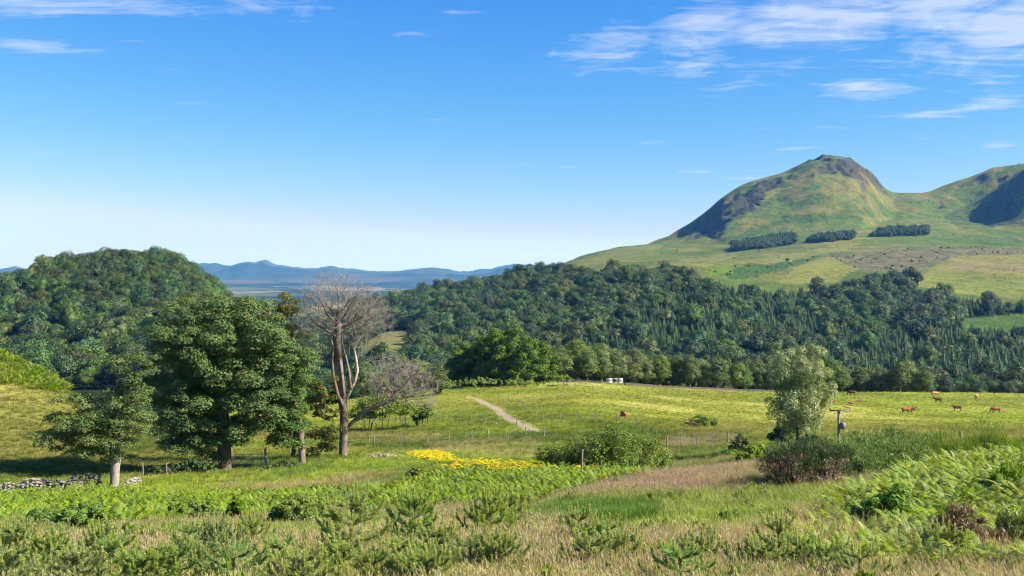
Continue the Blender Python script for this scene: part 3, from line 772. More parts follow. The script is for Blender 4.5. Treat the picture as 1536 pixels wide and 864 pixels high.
def conifer(rng, h=18., r=3.2, n=900, L=1.1, low=.08, trunk_r=.2, sharp=.72):
    t = 1 - np.sqrt(rng.random(n)) ; t = np.clip(t, 0, .995)
    t = np.round(t * 17 + rng.normal(scale=.18, size=n)) / 17 * .5 + t * .5; t = np.clip(t, 0, .99)
    a = rng.random(n) * 2 * math.pi; lob = 1 + .18 * np.sin(a * 5 + t * 31) + .12 * rng.normal(size=n)
    rr = r * (1 - t) ** sharp * (.45 + .6 * rng.random(n) ** .6) * lob + .12
    z = h * (low + (1 - low) * t) - rr * .25
    p = np.stack([rr * np.cos(a), rr * np.sin(a), z], 1)
    ax = np.stack([np.cos(a), np.sin(a), -.35 + .25 * rng.normal(size=n)], 1); ax = unit(ax)
    N = unit(np.stack([np.cos(a) * .55, np.sin(a) * .55, np.full(n, 1.)], 1) + rng.normal(scale=.3, size=(n, 3)))
    ll = L * (.45 + .75 * (1 - t)) * (.7 + .5 * rng.random(n))
    V, Fq = leaves(rng, p, N, ll, ll * .55, .1, ax)
    cone = tube([(0, 0, h * low * 1.5), (0, 0, h * .5), (0, 0, h * .97)], [r * .5, r * .30, .03], 7)
    return joinVF([tube([(0, 0, -1.5), (0, 0, h * .5)], [trunk_r, trunk_r * .5], 6)]), joinVF([(V, Fq), cone])

PROTO = bpy.data.collections.new('prototypes')     # never linked: the scatter sources
def proto_tree(kind, i, trunk, crown, bark, leaf):
    tm = mk_mesh(kind + '_trunk', trunk[0], trunk[1], bark, True); cm = mk_mesh(kind + '_crown', crown[0], crown[1], leaf)
    return tm, cm
def joined(name, tr, cr, bark, leaf):
    V, Fs = [], []
    nt = len(tr[0]); V = np.concatenate([tr[0], cr[0]]); fs = [f for f in tr[1]] + [f + nt for f in cr[1]]
    mi = np.concatenate([np.full(len(f), 0) for f in tr[1]] + [np.full(len(f), 1) for f in cr[1]])
    return mk_mesh(name, V, fs, [bark, leaf], False, mi)

def scatter(name, pts, scl, rot, var, tint, meshes, tilt=None):
    """one mass of plants: points carrying the sources"""
    c = bpy.data.collections.new(name + '_sources')
    for i, m in enumerate(meshes):
        c.objects.link(bpy.data.objects.new('%s_source_%02d' % (name, i), m))
    n = len(pts); t4 = np.ones((n, 4), np.float32); t4[:, :3] = 1.0 if tint is None else tint
    e = np.zeros((n, 3), np.float32); e[:, 2] = rot
    if tilt is not None: e[:, 0] = tilt[:, 0]; e[:, 1] = tilt[:, 1]
    s3 = np.asarray(scl, np.float32); s3 = np.repeat(s3[:, None], 3, 1) if s3.ndim == 1 else s3
    me = bpy.data.meshes.new(name); me.vertices.add(n); me.vertices.foreach_set('co', np.ascontiguousarray(pts, dtype=np.float32).ravel())
    for k, typ, arr, f in (('tint', 'FLOAT_COLOR', t4, 'color'), ('e', 'FLOAT_VECTOR', e, 'vector'), ('s', 'FLOAT_VECTOR', s3, 'vector'), ('v', 'INT', np.asarray(var, np.int32), 'value')):
        a = me.attributes.new(k, typ, 'POINT'); a.data.foreach_set(f, np.ascontiguousarray(arr).ravel())
    o = link(name, me)
    ng = bpy.data.node_groups.new(name + '_scatter', 'GeometryNodeTree')
    ng.interface.new_socket('Geometry', in_out='INPUT', socket_type='NodeSocketGeometry'); ng.interface.new_socket('Geometry', in_out='OUTPUT', socket_type='NodeSocketGeometry')
    N, L = ng.nodes, ng.links
    gi, go = N.new('NodeGroupInput'), N.new('NodeGroupOutput')
    ci = N.new('GeometryNodeCollectionInfo'); ci.inputs['Collection'].default_value = c; ci.inputs['Separate Children'].default_value = True; ci.inputs['Reset Children'].default_value = True
    ip = N.new('GeometryNodeInstanceOnPoints'); ip.inputs['Pick Instance'].default_value = True
    def na(nm, ty):
        q = N.new('GeometryNodeInputNamedAttribute'); q.data_type = ty; q.inputs[0].default_value = nm; return q.outputs[0]
    e2r = N.new('FunctionNodeEulerToRotation'); L.new(na('e', 'FLOAT_VECTOR'), e2r.inputs[0]); L.new(e2r.outputs[0], ip.inputs['Rotation'])
    L.new(na('s', 'FLOAT_VECTOR'), ip.inputs['Scale']); L.new(na('v', 'INT'), ip.inputs['Instance Index'])
    L.new(gi.outputs[0], ip.inputs['Points']); L.new(ci.outputs[0], ip.inputs['Instance']); L.new(ip.outputs[0], go.inputs[0])
    md = o.modifiers.new('scatter', 'NODES'); md.node_group = ng
    o['kind'] = 'stuff'
    return o

rg = np.random.default_rng(11)
KIND = {}
def make_kind(kind, nvar, fn, bark, leaf): KIND[kind] = [(fn(i), bark, leaf if not isinstance(leaf, (list, tuple)) else leaf[i % len(leaf)]) for i in range(nvar)]
make_kind('broadleaf_tree', 5, lambda i: broadleaf(rg, 12 + 3 * rg.random(), 5.0 + 1.4 * rg.random(), 1900, .58, .05, .22, 22), M_BARK, [L_WOOD, L_WOOD, L_DARKWOOD, L_WOOD, L_DARKWOOD])
make_kind('spruce_tree', 4, lambda i: conifer(rg, 15 + 3 * rg.random(), 3.9 + 1.0 * rg.random(), 1000, 1.15), M_BARK, [L_SPRUCE, L_SPRUCE, L_SPRUCE, L_LARCH])
make_kind('birch_tree', 5, lambda i: broadleaf(rg, 11 + 2 * rg.random(), 2.7 + .5 * rg.random(), 3200, .34, .0, .12, 50), M_PALEBARK, L_BIRCH)
make_kind('copse_tree', 4, lambda i: broadleaf(rg, 13 + 2 * rg.random(), 5.6 + rg.random(), 4500, .45, .0, .25, 44), M_BARK, [L_WOOD, L_DARKWOOD])
SRC, JM = {}, {}
for k, vs_ in KIND.items():
    SRC[k], JM[k] = [], []
    for i, ((tr, cr), bark, leaf) in enumerate(vs_):
        tm, cm = proto_tree(k, i, tr, cr, bark, leaf); SRC[k].append((tm, cm)); JM[k].append(joined(k + '_mass', tr, cr, bark, leaf))

def plant(kind, v, loc, rz, s, label, cat, group):
    tm, cm = SRC[kind][v % len(SRC[kind])]
    e = empty(kind, loc, rz, s); tag(e, label, cat, group)
    link('trunk', tm, e); link('crown', cm, e)
    return e

def los_clear(x, y, z, margin=1.0):
    """can the eye see the point over the bare ground"""
    t = np.linspace(.05, .97, 60)[None, :]; X, Y, Z = x[:, None] * t, y[:, None] * t, z[:, None] * t
    g = H(X.ravel(), Y.ravel()).reshape(X.shape)
    return np.all(g < Z + margin, axis=1)

def jgrid(px0, px1, d0, d1, sp, rng):
    """evenly strewn places in a sector of the land"""
    x0, x1 = (px0 - CX) / F * d1, (px1 - CX) / F * d1
    xs, ys = np.meshgrid(np.arange(min(x0, (px0 - CX) / F * d0), max(x1, (px1 - CX) / F * d0), sp), np.arange(d0, d1, sp))
    x = xs.ravel() + rng.uniform(-.45, .45, xs.size) * sp; y = ys.ravel() + rng.uniform(-.45, .45, xs.size) * sp
    px = CX + F * x / y; k = (px > px0) & (px < px1)
    return x[k], y[k]

# wooded hill: each tree its own
x, y = jgrid(-70, 470, 480, 850, 8.8, rg); z = H(x, y); px, py = proj(x, y, z)
vis = los_clear(x, y, z + 10) & (py > 396) & (px < 345 + (py - 440) * .7) & (px < 430)
x, y, z, px, py = x[vis], y[vis], z[vis], px[vis], py[vis]
inf = (px > -12) & (px < 372)
sel = np.where(inf)[0]
# nearest to the eye of each place count as singles, at most 300
order = sel[np.argsort(-(13.0 / y[sel]) + 0 * y[sel])][:300]
is_s = np.zeros(len(x), bool); is_s[order] = True
for i in order:
    s = .6 + .75 * rg.random() ** 1.5; v = int(rg.integers(5))
    plant('broadleaf_tree', v, (x[i], y[i], z[i] - .3), rg.random() * 6.28, (s * 1.0, s * 1.0, s * (.85 + .35 * rg.random())), 'dense green broadleaf tree on the slope of the round wooded hill', 'tree', 'broadleaf trees covering the wooded hill')
rest = ~is_s
k = rest.sum(); pts = np.stack([x, y, z - .3], 1)[rest]
s = .78 + .42 * rg.random(k)
o = scatter('hill_woodland', pts, np.stack([s, s, s * (.85 + .35 * rg.random(k))], 1), rg.random(k) * 6.28, rg.integers(0, 5, k), None, JM['broadleaf_tree'])
tag(o, 'far broadleaf wood over the top of the round hill', 'woodland')

# far forest on the slope under the volcanic hill
CONIF = [[(560, 460), (600, 436), (700, 420), (800, 398), (845, 402), (830, 416), (740, 432), (640, 452), (600, 470)],
         [(860, 402), (960, 395), (1000, 398), (990, 412), (900, 418)],
         [(960, 470), (1020, 452), (1130, 440), (1230, 436), (1225, 485), (1240, 500), (1190, 535), (1000, 540), (900, 560), (830, 552), (880, 520), (930, 495)],
         [(1425, 436), (1600, 436), (1600, 480), (1520, 480), (1440, 470)],
         [(1230, 520), (1320, 500), (1450, 500), (1600, 515), (1600, 600), (1200, 600), (1200, 560)]]
x, y = jgrid(400, 1610, 470, 2000, 8.6, rg); z = H(x, y); px, py = proj(x, y, z)
fm = forest_mask(px, py, y) > .5
vis = fm & los_clear(x, y, z + 13, 2.0); x, y, z, px, py = (a[vis] for a in (x, y, z, px, py))
con = np.zeros(len(x), bool)
jit = (fbm(x / 40, y / 40, 3, 201) - .5)
for poly in CONIF: con |= inpoly(px + jit * 40, py + jit * 20, poly)
con ^= rg.random(len(x)) < .16
x, y, z, px, py, con = x.copy(), y, z, px, py, con
print('forest', len(x), 'conifers', con.sum())
for isc, kind, nm, lab in ((True, 'spruce_tree', 'conifer_forest', 'mass of dark conifers on the slope under the rocky hill'), (False, 'broadleaf_tree', 'broadleaf_forest', 'mass of rounded broadleaf trees on the slope under the rocky hill')):
    q = np.where(con == isc)[0]
    dup = 3 if isc else 1
    big = q[(px[q] > -5) & (px[q] < 1545)]
    big = big[(px[big] > 1180)]; big = big[np.argsort(y[big])][:170 if isc else 0]
    if isc:
        for i in big:
            s = .58 + .55 * rg.random() ** 1.5
            plant(kind, int(rg.integers(4)), (x[i], y[i], z[i] - .3), rg.random() * 6.28, (s * 1.4, s * 1.4, s), 'dark spruce at the foot of the conifer forest behind the cattle field', 'tree', 'spruces at the foot of the far forest')
    r_ = np.setdiff1d(q, big)
    X = np.repeat(x[r_], dup); Y = np.repeat(y[r_], dup)
    if dup > 1:
        off = rg.uniform(-3.2, 3.2, (len(X), 2)); X = X + off[:, 0]; Y = Y + off[:, 1]
    Z = H(X, Y); n = len(X)
    s = (.36 + .36 * rg.random(n) ** 1.4) if isc else (.55 + .85 * rg.random(n) ** 1.6)
    o = scatter(nm, np.stack([X, Y, Z - .3], 1), np.stack([s * (1.3 if isc else 1), s * (1.3 if isc else 1), s * (.85 + .3 * rg.random(n))], 1), rg.random(n) * 6.28, rg.integers(0, len(JM[kind]), n), None, JM[kind])
    tag(o, lab, 'forest')

# three shelter plantations on the open hill
for j, (poly, lab) in enumerate((([(1098, 377), (1150, 373), (1192, 366), (1190, 356), (1150, 361), (1098, 372)], 'long dark plantation below the crags of the rocky hill'),
                  ([(1206, 364), (1245, 363), (1280, 359), (1280, 352), (1240, 356)], 'middle dark plantation of two humps on the open hillside'),
                  ([(1304, 356), (1392, 353), (1392, 346), (1330, 348)], 'dark plantation block below the saddle of the hill'))):
    P3 = np.array(poly, float); x, y = jgrid(P3[:, 0].min() - 4, P3[:, 0].max() + 4, 1700, 2450, 6.5, rg); z = H(x, y); px, py = proj(x, y, z)
    k = inpoly(px, py, poly); n = k.sum()
    s = (.5 + .65 * rg.random(n)) * np.clip((17 if j != 1 else 15) / 17, 0, 2)
    o = scatter('conifer_plantation', np.stack([x, y, z], 1)[k], np.stack([s * 1.4, s * 1.4, s], 1), rg.random(n) * 6.28, rg.integers(0, 5, n), None, JM['spruce_tree'][:3] + [JM['broadleaf_tree'][2], JM['broadleaf_tree'][4]])
    tag(o, lab, 'plantation')
# gorse and thorn speckling the rough hillside
x, y = jgrid(980, 1600, 1050, 2300, 22, rg); z = H(x, y); px, py = proj(x, y, z)
k = (forest_mask(px, py, y) < .5) & ((inpoly(px, py, FIELDS[3][0]) & (rg.random(len(x)) < .45)) | (inpoly(px, py, FIELDS[0][0]) & (rg.random(len(x)) < .6)) | (rg.random(len(x)) < .02) | (inpoly(px, py, FIELDS[14][0]) & (rg.random(len(x)) < .9)))
n = k.sum(); s = .10 + .25 * rg.random(n) ** 2
o = scatter('hillside_scrub', np.stack([x, y, z], 1)[k], np.stack([s * 1.3, s * 1.3, s], 1), rg.random(n) * 6.28, rg.integers(0, 5, n), None, JM['broadleaf_tree'])
tag(o, 'dark scrub dotted over the rough hillside pasture', 'scrub')

for i, (px, d, h) in enumerate(((88, 330, 8), (118, 300, 8), (140, 330, 9), (165, 310, 8), (190, 320, 10), (215, 300, 9), (240, 310, 10), (150, 380, 10), (200, 390, 11), (105, 400, 10), (250, 380, 11), (390, 330, 10), (415, 300, 8), (440, 340, 11), (470, 320, 10), (500, 330, 10))):
    plant('copse_tree', i, at(px, d) - Vector((0, 0, 1.2)), i * 1.3, h / 14, 'leafy round tree in the dip behind the sycamore and the oak', 'tree', 'trees in the dip behind the meadow')

# birch belt along the far rim of the cattle field: each tree its own
cnt = 0
for row, (dd, hs) in enumerate(((6, .80), (15, .92), (27, 1.0), (42, 1.08))):
    pxx = 838 + rg.uniform(0, 10)
    while pxx < 1392:
        rimd = float(np.interp(pxx, [838, 900, 1000, 1100, 1200, 1300, 1400], [318, 325, 345, 358, 368, 372, 374]))
        p = at(pxx, rimd + dd + rg.uniform(-3, 3)); s = hs * (.78 + .4 * rg.random()) * (1.0 if pxx < 1290 else .95)
        if row == 0 and rg.random() < .25: pxx += 12; continue
        plant('birch_tree', cnt, p - Vector((0, 0, .9)), rg.random() * 6.28, (s * 1.2, s * 1.2, s * (.95 + .25 * rg.random())), 'slender green birch in the tree belt along the far rim of the cattle field', 'tree', 'birches along the far rim of the field')
        cnt += 1; pxx += rg.uniform(12, 22)
# round trees at the right end of the rim
for row, (dd, hs) in enumerate(((8, .62), (24, .85), (50, 1.02))):
    pxx = (1378, 1255, 1190)[row] + rg.uniform(0, 10)
    while pxx < 1560:
        p = at(pxx, 382 + dd + rg.uniform(-4, 4)); s = hs * (.75 + .4 * rg.random())
        plant('copse_tree', cnt, p - Vector((0, 0, .3)), rg.random() * 6.28, (s * .95, s * .95, s * (.9 + .2 * rg.random())), 'dark round-crowned tree behind the grazing cattle', 'tree', 'round trees behind the cattle')
        cnt += 1; pxx += rg.uniform(20, 36)
# ------------------------------------------------------------------ the trees of the near meadow
def EP(base, px, py, rx, ry, rz=None, dd=0.0):
    """an ellipsoid of crown, given where it shows, relative to a tree's base"""
    d = base[1] + dd; k = d / F
    return ((px - CX) * k - base[0], dd, -(py - HY) * k - base[2], rx * k, (rz or rx) * k, ry * k)
def PP(base, px, py, dd=0.0):
    d = base[1] + dd; k = d / F
    return ((px - CX) * k - base[0], dd, -(py - HY) * k - base[2])

def hero(name, base, trunk, ells, n_attr, step, di, dk, r_tip, rmax, bark, leafm, label, clump=(1.0, 1.4), spacing=.9, per=260, L=.26, twig_only=False, seed=1, bias=(0, 0, .1), flat=.75, up=.45, extra=None, ratio=.75, power=2.3, tipdepth=3):
    rng = np.random.default_rng(seed)
    A = ell_points(rng, ells, n_attr)
    Pn, par = colonize(rng, trunk, A, step, di, dk, bias=bias)
    parts, r, kids = skel_tubes(Pn, par, r_tip, power, rmax)
    e = empty(name, base); tag(e, label, 'tree')
    # root flare
    t0 = np.array(trunk[0]); rf = r[0]
    parts.append(tube([t0 + (0, 0, -.4), t0 + (0, 0, .1), t0 + (0, 0, .6)], [rf * 1.7, rf * 1.35, rf * 1.02], 10))
    V, Fs = joinVF(parts)
    if extra:
        pass
    link('trunk', mk_mesh(name + '_wood', V, Fs, bark, True), e)
    if leafm is not None:
        ends = np.array([i for i in range(len(Pn)) if i >= len(trunk) and (not kids[i] or r[i] < r_tip * tipdepth)])
        C = thin(rng, Pn[ends], spacing)
        rad = clump[0] + (clump[1] - clump[0]) * rng.random(len(C))
        V, Fq = clump_leaves(rng, C, rad, per, L, ratio, flat, up, .55, .42)
        print(name, 'nodes', len(Pn), 'clumps', len(C), 'leaves', len(Fq))
        link('crown', mk_mesh(name + '_leaves', V, Fq, leafm), e)
    else: print(name, 'nodes', len(Pn), len(V))
    return e

# --- great sycamore
B = at(338, 102)
b = lambda px, py, dd=0: PP(B, px, py, dd)
hero('sycamore_tree', B, [b(338, 712), b(337, 690), b(336, 665), b(334, 640), b(333, 612), b(332, 585)],
     [EP(B, 312, 515, 88, 66), EP(B, 362, 500, 72, 55), EP(B, 290, 598, 62, 70), EP(B, 375, 590, 62, 80), EP(B, 268, 530, 48, 55), EP(B, 400, 540, 52, 60), EP(B, 335, 462, 62, 22), EP(B, 272, 655, 48, 34), EP(B, 300, 668, 40, 22), EP(B, 252, 495, 36, 32), EP(B, 285, 464, 42, 16), EP(B, 400, 474, 36, 24), EP(B, 250, 580, 36, 50)],
     2100, .55, 4.5, 1.0, .028, .62, M_BARK, L_SYC, 'great dense sycamore with a dark domed crown behind the broken stone wall', (.8, 1.35), .92, 470, .175, seed=3)
# --- its right-hand neighbour, a smaller maple on a straight stem
B = at(453, 103)
b = lambda px, py, dd=0: PP(B, px, py, dd)
hero('maple_tree', B, [b(453, 702), b(453, 685), b(452, 668), b(450, 645), b(446, 620), b(440, 595)],
     [EP(B, 425, 600, 38, 64), EP(B, 445, 560, 30, 42), EP(B, 425, 642, 34, 36), EP(B, 412, 540, 28, 40), EP(B, 446, 620, 22, 40)],
     620, .5, 4, .9, .025, .32, M_DEAD, L_SYC, 'smaller green maple on a bare straight stem between sycamore and dead tree', (.8, 1.2), .9, 520, .165, seed=5)
# --- amber-tinged ash standing behind
B = at(440, 112)
b = lambda px, py, dd=0: PP(B, px, py, dd)
hero('ash_tree', B, [b(440, 690), b(442, 660), b(445, 620), b(443, 570), b(440, 520), b(438, 480)],
     [EP(B, 432, 462, 28, 26), EP(B, 412, 480, 30, 36), EP(B, 472, 600, 26, 40), EP(B, 478, 660, 24, 26), EP(B, 440, 515, 22, 40), EP(B, 428, 446, 24, 14)],
     460, .5, 4, 1.0, .022, .24, M_BARK, L_ASH, 'thin ash with yellowing and amber leaves behind the maple', (.5, .85), .8, 130, .22, seed=6)
# --- weathered oak by the wall end
B = at(171, 87)
b = lambda px, py, dd=0: PP(B, px, py, dd)
hero('oak_tree', B, [b(171, 738), b(172, 718), b(173, 700), b(175, 684), b(177, 668), b(178, 648), b(181, 625), b(186, 600), b(190, 575)],
     [EP(B, 175, 610, 48, 34), EP(B, 120, 635, 52, 22), EP(B, 85, 660, 36, 24), EP(B, 110, 600, 36, 12), EP(B, 205, 580, 34, 26), EP(B, 185, 655, 40, 26), EP(B, 180, 545, 30, 16), EP(B, 195, 620, 40, 40), EP(B, 140, 675, 50, 20), EP(B, 95, 650, 52, 30), EP(B, 150, 640, 52, 40), EP(B, 215, 545, 30, 22)],
     760, .42, 4.6, .7, .018, .36, M_PALEBARK, L_OAK, 'weathered oak with a pale leaning stem at the end of the stone wall', (.5, .95), .66, 250, .145, seed=8, flat=.6)
# --- dead tree: fan of bare twigs above, a long limb with a twig dome beside it
B = at(514, 110)
b = lambda px, py, dd=0: PP(B, px, py, dd)
def bare(name, e, trunk, ells, n, step, di, dk, r_tip, rmax, seed, mat_big, mat_twig, cut=.035, bias=(0, 0, .12), power=2.25):
    rng = np.random.default_rng(seed)
    Pn, par = colonize(rng, trunk, ell_points(rng, ells, n), step, di, dk, bias=bias, iters=200)
    parts, r, kids = skel_tubes(Pn, par, r_tip, power, rmax, ((.12, 9), (.04, 5), (0, 3)))
    thick = [p for p in parts if len(p[0]) and np.max(np.linalg.norm(p[0][:3] - p[0][:3].mean(0), axis=1)) > cut]
    finer = [p for p in parts if not (len(p[0]) and np.max(np.linalg.norm(p[0][:3] - p[0][:3].mean(0), axis=1)) > cut)]
    ends = np.array([i for i in range(len(Pn)) if r[i] < .03 and i >= len(trunk)])
    # last fine spray at each bud
    tw = []
    for i in ends:
        d0 = Pn[i] - Pn[par[i]]; d0 = d0 / max(np.linalg.norm(d0), 1e-6)
        for q in range(3):
            v = d0 + rng.normal(scale=.55, size=3) + np.array([0, 0, .1]); v /= np.linalg.norm(v); l = rng.uniform(.35, .95)
            m_ = Pn[i] + v * l * .5 + rng.normal(scale=.05, size=3)
            tw.append(tube([Pn[i], m_, Pn[i] + v * l], [.016, .012, .006], 3))
    print(name, len(Pn), len(tw))
    link(name, mk_mesh(name, *joinVF(thick), mat_big, True), e)
    return link('twigs', mk_mesh(name + '_twigs', *joinVF(finer + tw), mat_twig), e)
e = empty('dead_tree', B); tag(e, 'dead grey tree with a fan of bare twigs and a long drooping side limb', 'tree')
bare('trunk', e, [b(514, 690), b(515, 668), b(516, 648), b(516, 625), b(514, 605), b(511, 580), b(509, 560), b(507, 540), b(505, 522), b(506, 505), b(508, 490)],
     [EP(B, 513, 462, 66, 46, 50), EP(B, 500, 440, 52, 30, 40), EP(B, 545, 470, 42, 36, 40), EP(B, 470, 480, 36, 30, 36), EP(B, 518, 500, 40, 26, 30)],
     2300, .36, 5.5, .48, .019, .42, 21, M_DEAD, M_TWIG)
bare('side_limb', e, [b(515, 655), b(522, 640), b(535, 628), b(550, 616), b(566, 608), b(585, 603)],
     [EP(B, 605, 575, 52, 34, 40), EP(B, 590, 560, 45, 30, 40), EP(B, 635, 590, 30, 22, 30), EP(B, 575, 590, 40, 20, 26)],
     1100, .34, 4.5, .46, .018, .2, 22, M_DEAD, M_TWIG, bias=(0, 0, .05))
bare('fork', e, [b(514, 620), b(519, 600), b(526, 585), b(533, 570), b(536, 555), b(534, 540), b(531, 522)],
     [EP(B, 545, 505, 26, 40, 24), EP(B, 560, 480, 34, 34, 26)], 260, .36, 4.5, .6, .013, .15, 23, M_BLEACH, M_TWIG)
for q, (pts, rr) in enumerate(([[(516, 612), (506, 590), (500, 565), (498, 540), (500, 520), (495, 505)], [.2, .17, .15, .13, .11, .06]],
                               [[(513, 606), (500, 598), (490, 580), (484, 566)], [.13, .10, .08, .03]],
                               [[(526, 585), (524, 560), (520, 540), (514, 520), (512, 500)], [.15, .13, .11, .09, .06]])):
    V, Fq = tube([b(*p, (-.5, .4, -.6)[q]) for p in pts], rr, 8)
    link('broken_limb', mk_mesh('broken_limb', V, Fq, M_BLEACH if q == 1 else M_DEAD, True), e)
# ivy and regrowth round its foot
rng = np.random.default_rng(31)
C = np.array([b(px, py, rng.uniform(-1.2, .6)) for px, py in zip(rng.normal(494, 10, 46), rng.uniform(565, 690, 46))])
V, Fq = clump_leaves(rng, C, rng.uniform(.25, .5, 46), 60, .2, .7, .9, .3)
link('ivy', mk_mesh('ivy', V, Fq, L_ASH), e)

# --- silver willow
B = at(1196, 95)
b = lambda px, py, dd=0: PP(B, px, py, dd)
hero('silver_willow_tree', B, [b(1198, 676), b(1198, 664), b(1197, 650), b(1196, 636)],
     [EP(B, 1186, 562, 30, 42), EP(B, 1215, 560, 30, 42), EP(B, 1168, 605, 24, 28), EP(B, 1236, 585, 22, 30), EP(B, 1200, 610, 40, 40), EP(B, 1178, 545, 16, 28), EP(B, 1222, 540, 16, 24), EP(B, 1200, 640, 34, 16)],
     700, .36, 3.2, .6, .012, .2, M_BARK, L_WIL, 'silvery feathery willow standing by the power pole', (.42, .7), .46, 210, .2, seed=12, flat=1.2, ratio=.3, up=.2)

# --- oaks behind the dead tree and the hedge trees round them
OAKS = [(766, 290, 64, 45, 535, 'broad bright oak with a wide round crown at the end of the path', 41, 1.0), (706, 298, 38, 36, 546, 'dark oak shading the hedge beside the broad oak', 42, .9),
        (812, 300, 28, 34, 548, 'narrow leafy oak on the outer side of the broad oak', 43, .9), (735, 300, 30, 40, 545, 'dark oak squeezed between its two neighbours', 44, .9)]
for px, d, rx, ry, pyc, lab, sd, k in OAKS:
    B = at(px, d); gb = HY - F * B.z / d
    tr = [PP(B, px, gb, 0), PP(B, px + 1, gb - 12), PP(B, px, gb - 22), PP(B, px, gb - 34)]
    hero('meadow_oak_tree', B, tr, [EP(B, px, pyc, rx, ry), EP(B, px - rx * .35, pyc + ry * .35, rx * .7, ry * .6), EP(B, px + rx * .35, pyc + ry * .4, rx * .65, ry * .55)],
         420, .8, 7, 1.5, .04, .5, M_BARK, L_OAKDARK, lab, (1.2, 2.0), 1.25, 260, .4, seed=sd)
SC = [('scrub_tree', 655, 262, 7.5, .55, 'pale green scrub tree behind the twig dome'), ('scrub_tree', 600, 258, 6.5, .5, 'low leafy tree behind the dead tree limb'), ('scrub_tree', 572, 262, 7, .55, 'leafy young tree behind the dead trunk'),
      ('scrub_tree', 628, 300, 10, .75, 'taller pale tree beyond the scrub'), ('scrub_tree', 548, 300, 9, .7, 'tree beyond the fork of the dead tree'), ('scrub_tree', 690, 300, 8, .6, 'small bushy tree against the dark oak')]
for nm, px, d, h, s, lab in SC:
    p = at(px, d); tm, cm = SRC['birch_tree'][int(px) % 5]
    e = empty('scrub_tree', p - Vector((0, 0, h * .2)), px * 1.0, (h / 12 * 1.5, h / 12 * 1.5, h / 12)); tag(e, lab, 'tree'); link('trunk', tm, e); link('crown', cm, e)
for px, d, h, lab in ((662, 420, 15, 'bright dome-headed tree rising beyond the hedge'), (680, 430, 12, 'lower tree next to the dome-headed one'), (645, 410, 11, 'rounded tree in the dip beyond the hedge'), (600, 400, 10, 'rounded tree beside the valley pasture')):
    p = at(px, d); tm, cm = SRC['copse_tree'][0]
    e = empty('valley_tree', p - Vector((0, 0, .3)), px * 1.0, (h / 14,) * 3); tag(e, lab, 'tree'); link('trunk', tm, e); link('crown', cm, e)
for px, d, h, lab in ((622, 560, 9, 'smaller copper beech below the valley pasture'), (640, 560, 11, 'larger copper beech below the valley pasture')):
    p = at(px, d); (tr, cr) = broadleaf(rg, 13, 4.5, 2000, .5)
    e = empty('copper_beech_tree', p, 0, h / 13); tag(e, lab, 'tree')
    link('trunk', mk_mesh('beech_trunk', tr[0], tr[1], M_BARK, True), e); link('crown', mk_mesh('beech_crown', cr[0], cr[1], L_BEECH), e)
# ------------------------------------------------------------------ shrubs, ferns, saplings
def shrub_mesh(rng, ells, n, L, ratio, up, leaf, spiky=0.0, name='shrub'):
    """foliage of a bush: sprays over several mounds, tips upward when spiky"""
    parts = []
    tot = sum(e[3] * e[5] for e in ells)
    for e in ells:
        ci = rdirs(rng, 130); ci[:, 2] = np.abs(ci[:, 2]) * 1.1 - .1; parts.append(leaves(rng, np.array(e[:3]) + ci * np.array(e[3:6]) * (.30 + .22 * rng.random((130, 1))), unit(ci + rng.normal(scale=.3, size=(130, 3))), min(e[3], e[5]) * .30, min(e[3], e[5]) * .20))
        if spiky <= 0:
            k_ = int(16 + 14 * e[3] * e[5] / max(L * 5, .2)); k_ = min(k_, 110); d = rdirs(rng, k_); d[:, 2] = np.abs(d[:, 2]) * 1.1 - .15; d = unit(d); m_ = n * e[3] * e[5] / tot
            C = np.array(e[:3]) + d * np.array(e[3:6]) * (.45 + .55 * rng.random((k_, 1))); rad = min(e[3], e[5]) * (.16 + .22 * rng.random(k_))
            parts.append(clump_leaves(rng, C, rad, m_ / k_, L, ratio, .85, up, .6, .4)); continue
        m = int(n * e[3] * e[5] / tot); k_ = int(min(16 + 22 * e[3] * e[5], 80)); dc = rdirs(rng, k_); dc[:, 2] = np.abs(dc[:, 2]) * 1.1 - .15; dc = unit(dc)
        C = np.array(e[:3]) + dc * np.array(e[3:6]) * (.42 + .62 * rng.random((k_, 1)) ** 1.3); rad = min(e[3], e[5]) * (.20 + .26 * rng.random(k_))
        ix = rng.integers(0, k_, m); d = rdirs(rng, m); d[:, 2] = np.abs(d[:, 2]) - .2; d = unit(d)
        p = C[ix] + d * (rad[ix] * (.35 + .65 * rng.random(m) ** .6))[:, None]
        ax = unit(d * (1 - spiky) + np.array([0, 0, spiky * 1.6]) + rng.normal(scale=.3, size=(m, 3)))
        N = unit(np.cross(ax, np.cross(d + rng.normal(scale=.4, size=(m, 3)), ax)))
        ll = L * (.6 + .8 * rng.random(m))
        parts.append(leaves(rng, p, N, ll, ll * ratio, .1, ax))
    return mk_mesh(name, *joinVF(parts), leaf)

def stems_mesh(rng, ells, n, bark):
    parts = []
    for q in range(n):
        e = ells[int(rng.integers(len(ells)))]; a = rng.random() * 6.28; t = rng.random() ** .5 * .75
        top = np.array(e[:3]) + np.array([math.cos(a) * e[3] * t, math.sin(a) * e[4] * t, e[5] * .6])
        bs = np.array([e[0] + math.cos(a) * e[3] * .2, e[1] + math.sin(a) * e[4] * .2, -.25]); mid = (top + bs) / 2 + rng.normal(scale=.1, size=3) + np.array([0, 0, .15])
        parts.append(tube([bs, mid, top], [.05, .035, .012], 5))
    return mk_mesh('stems', *joinVF(parts), bark, True)

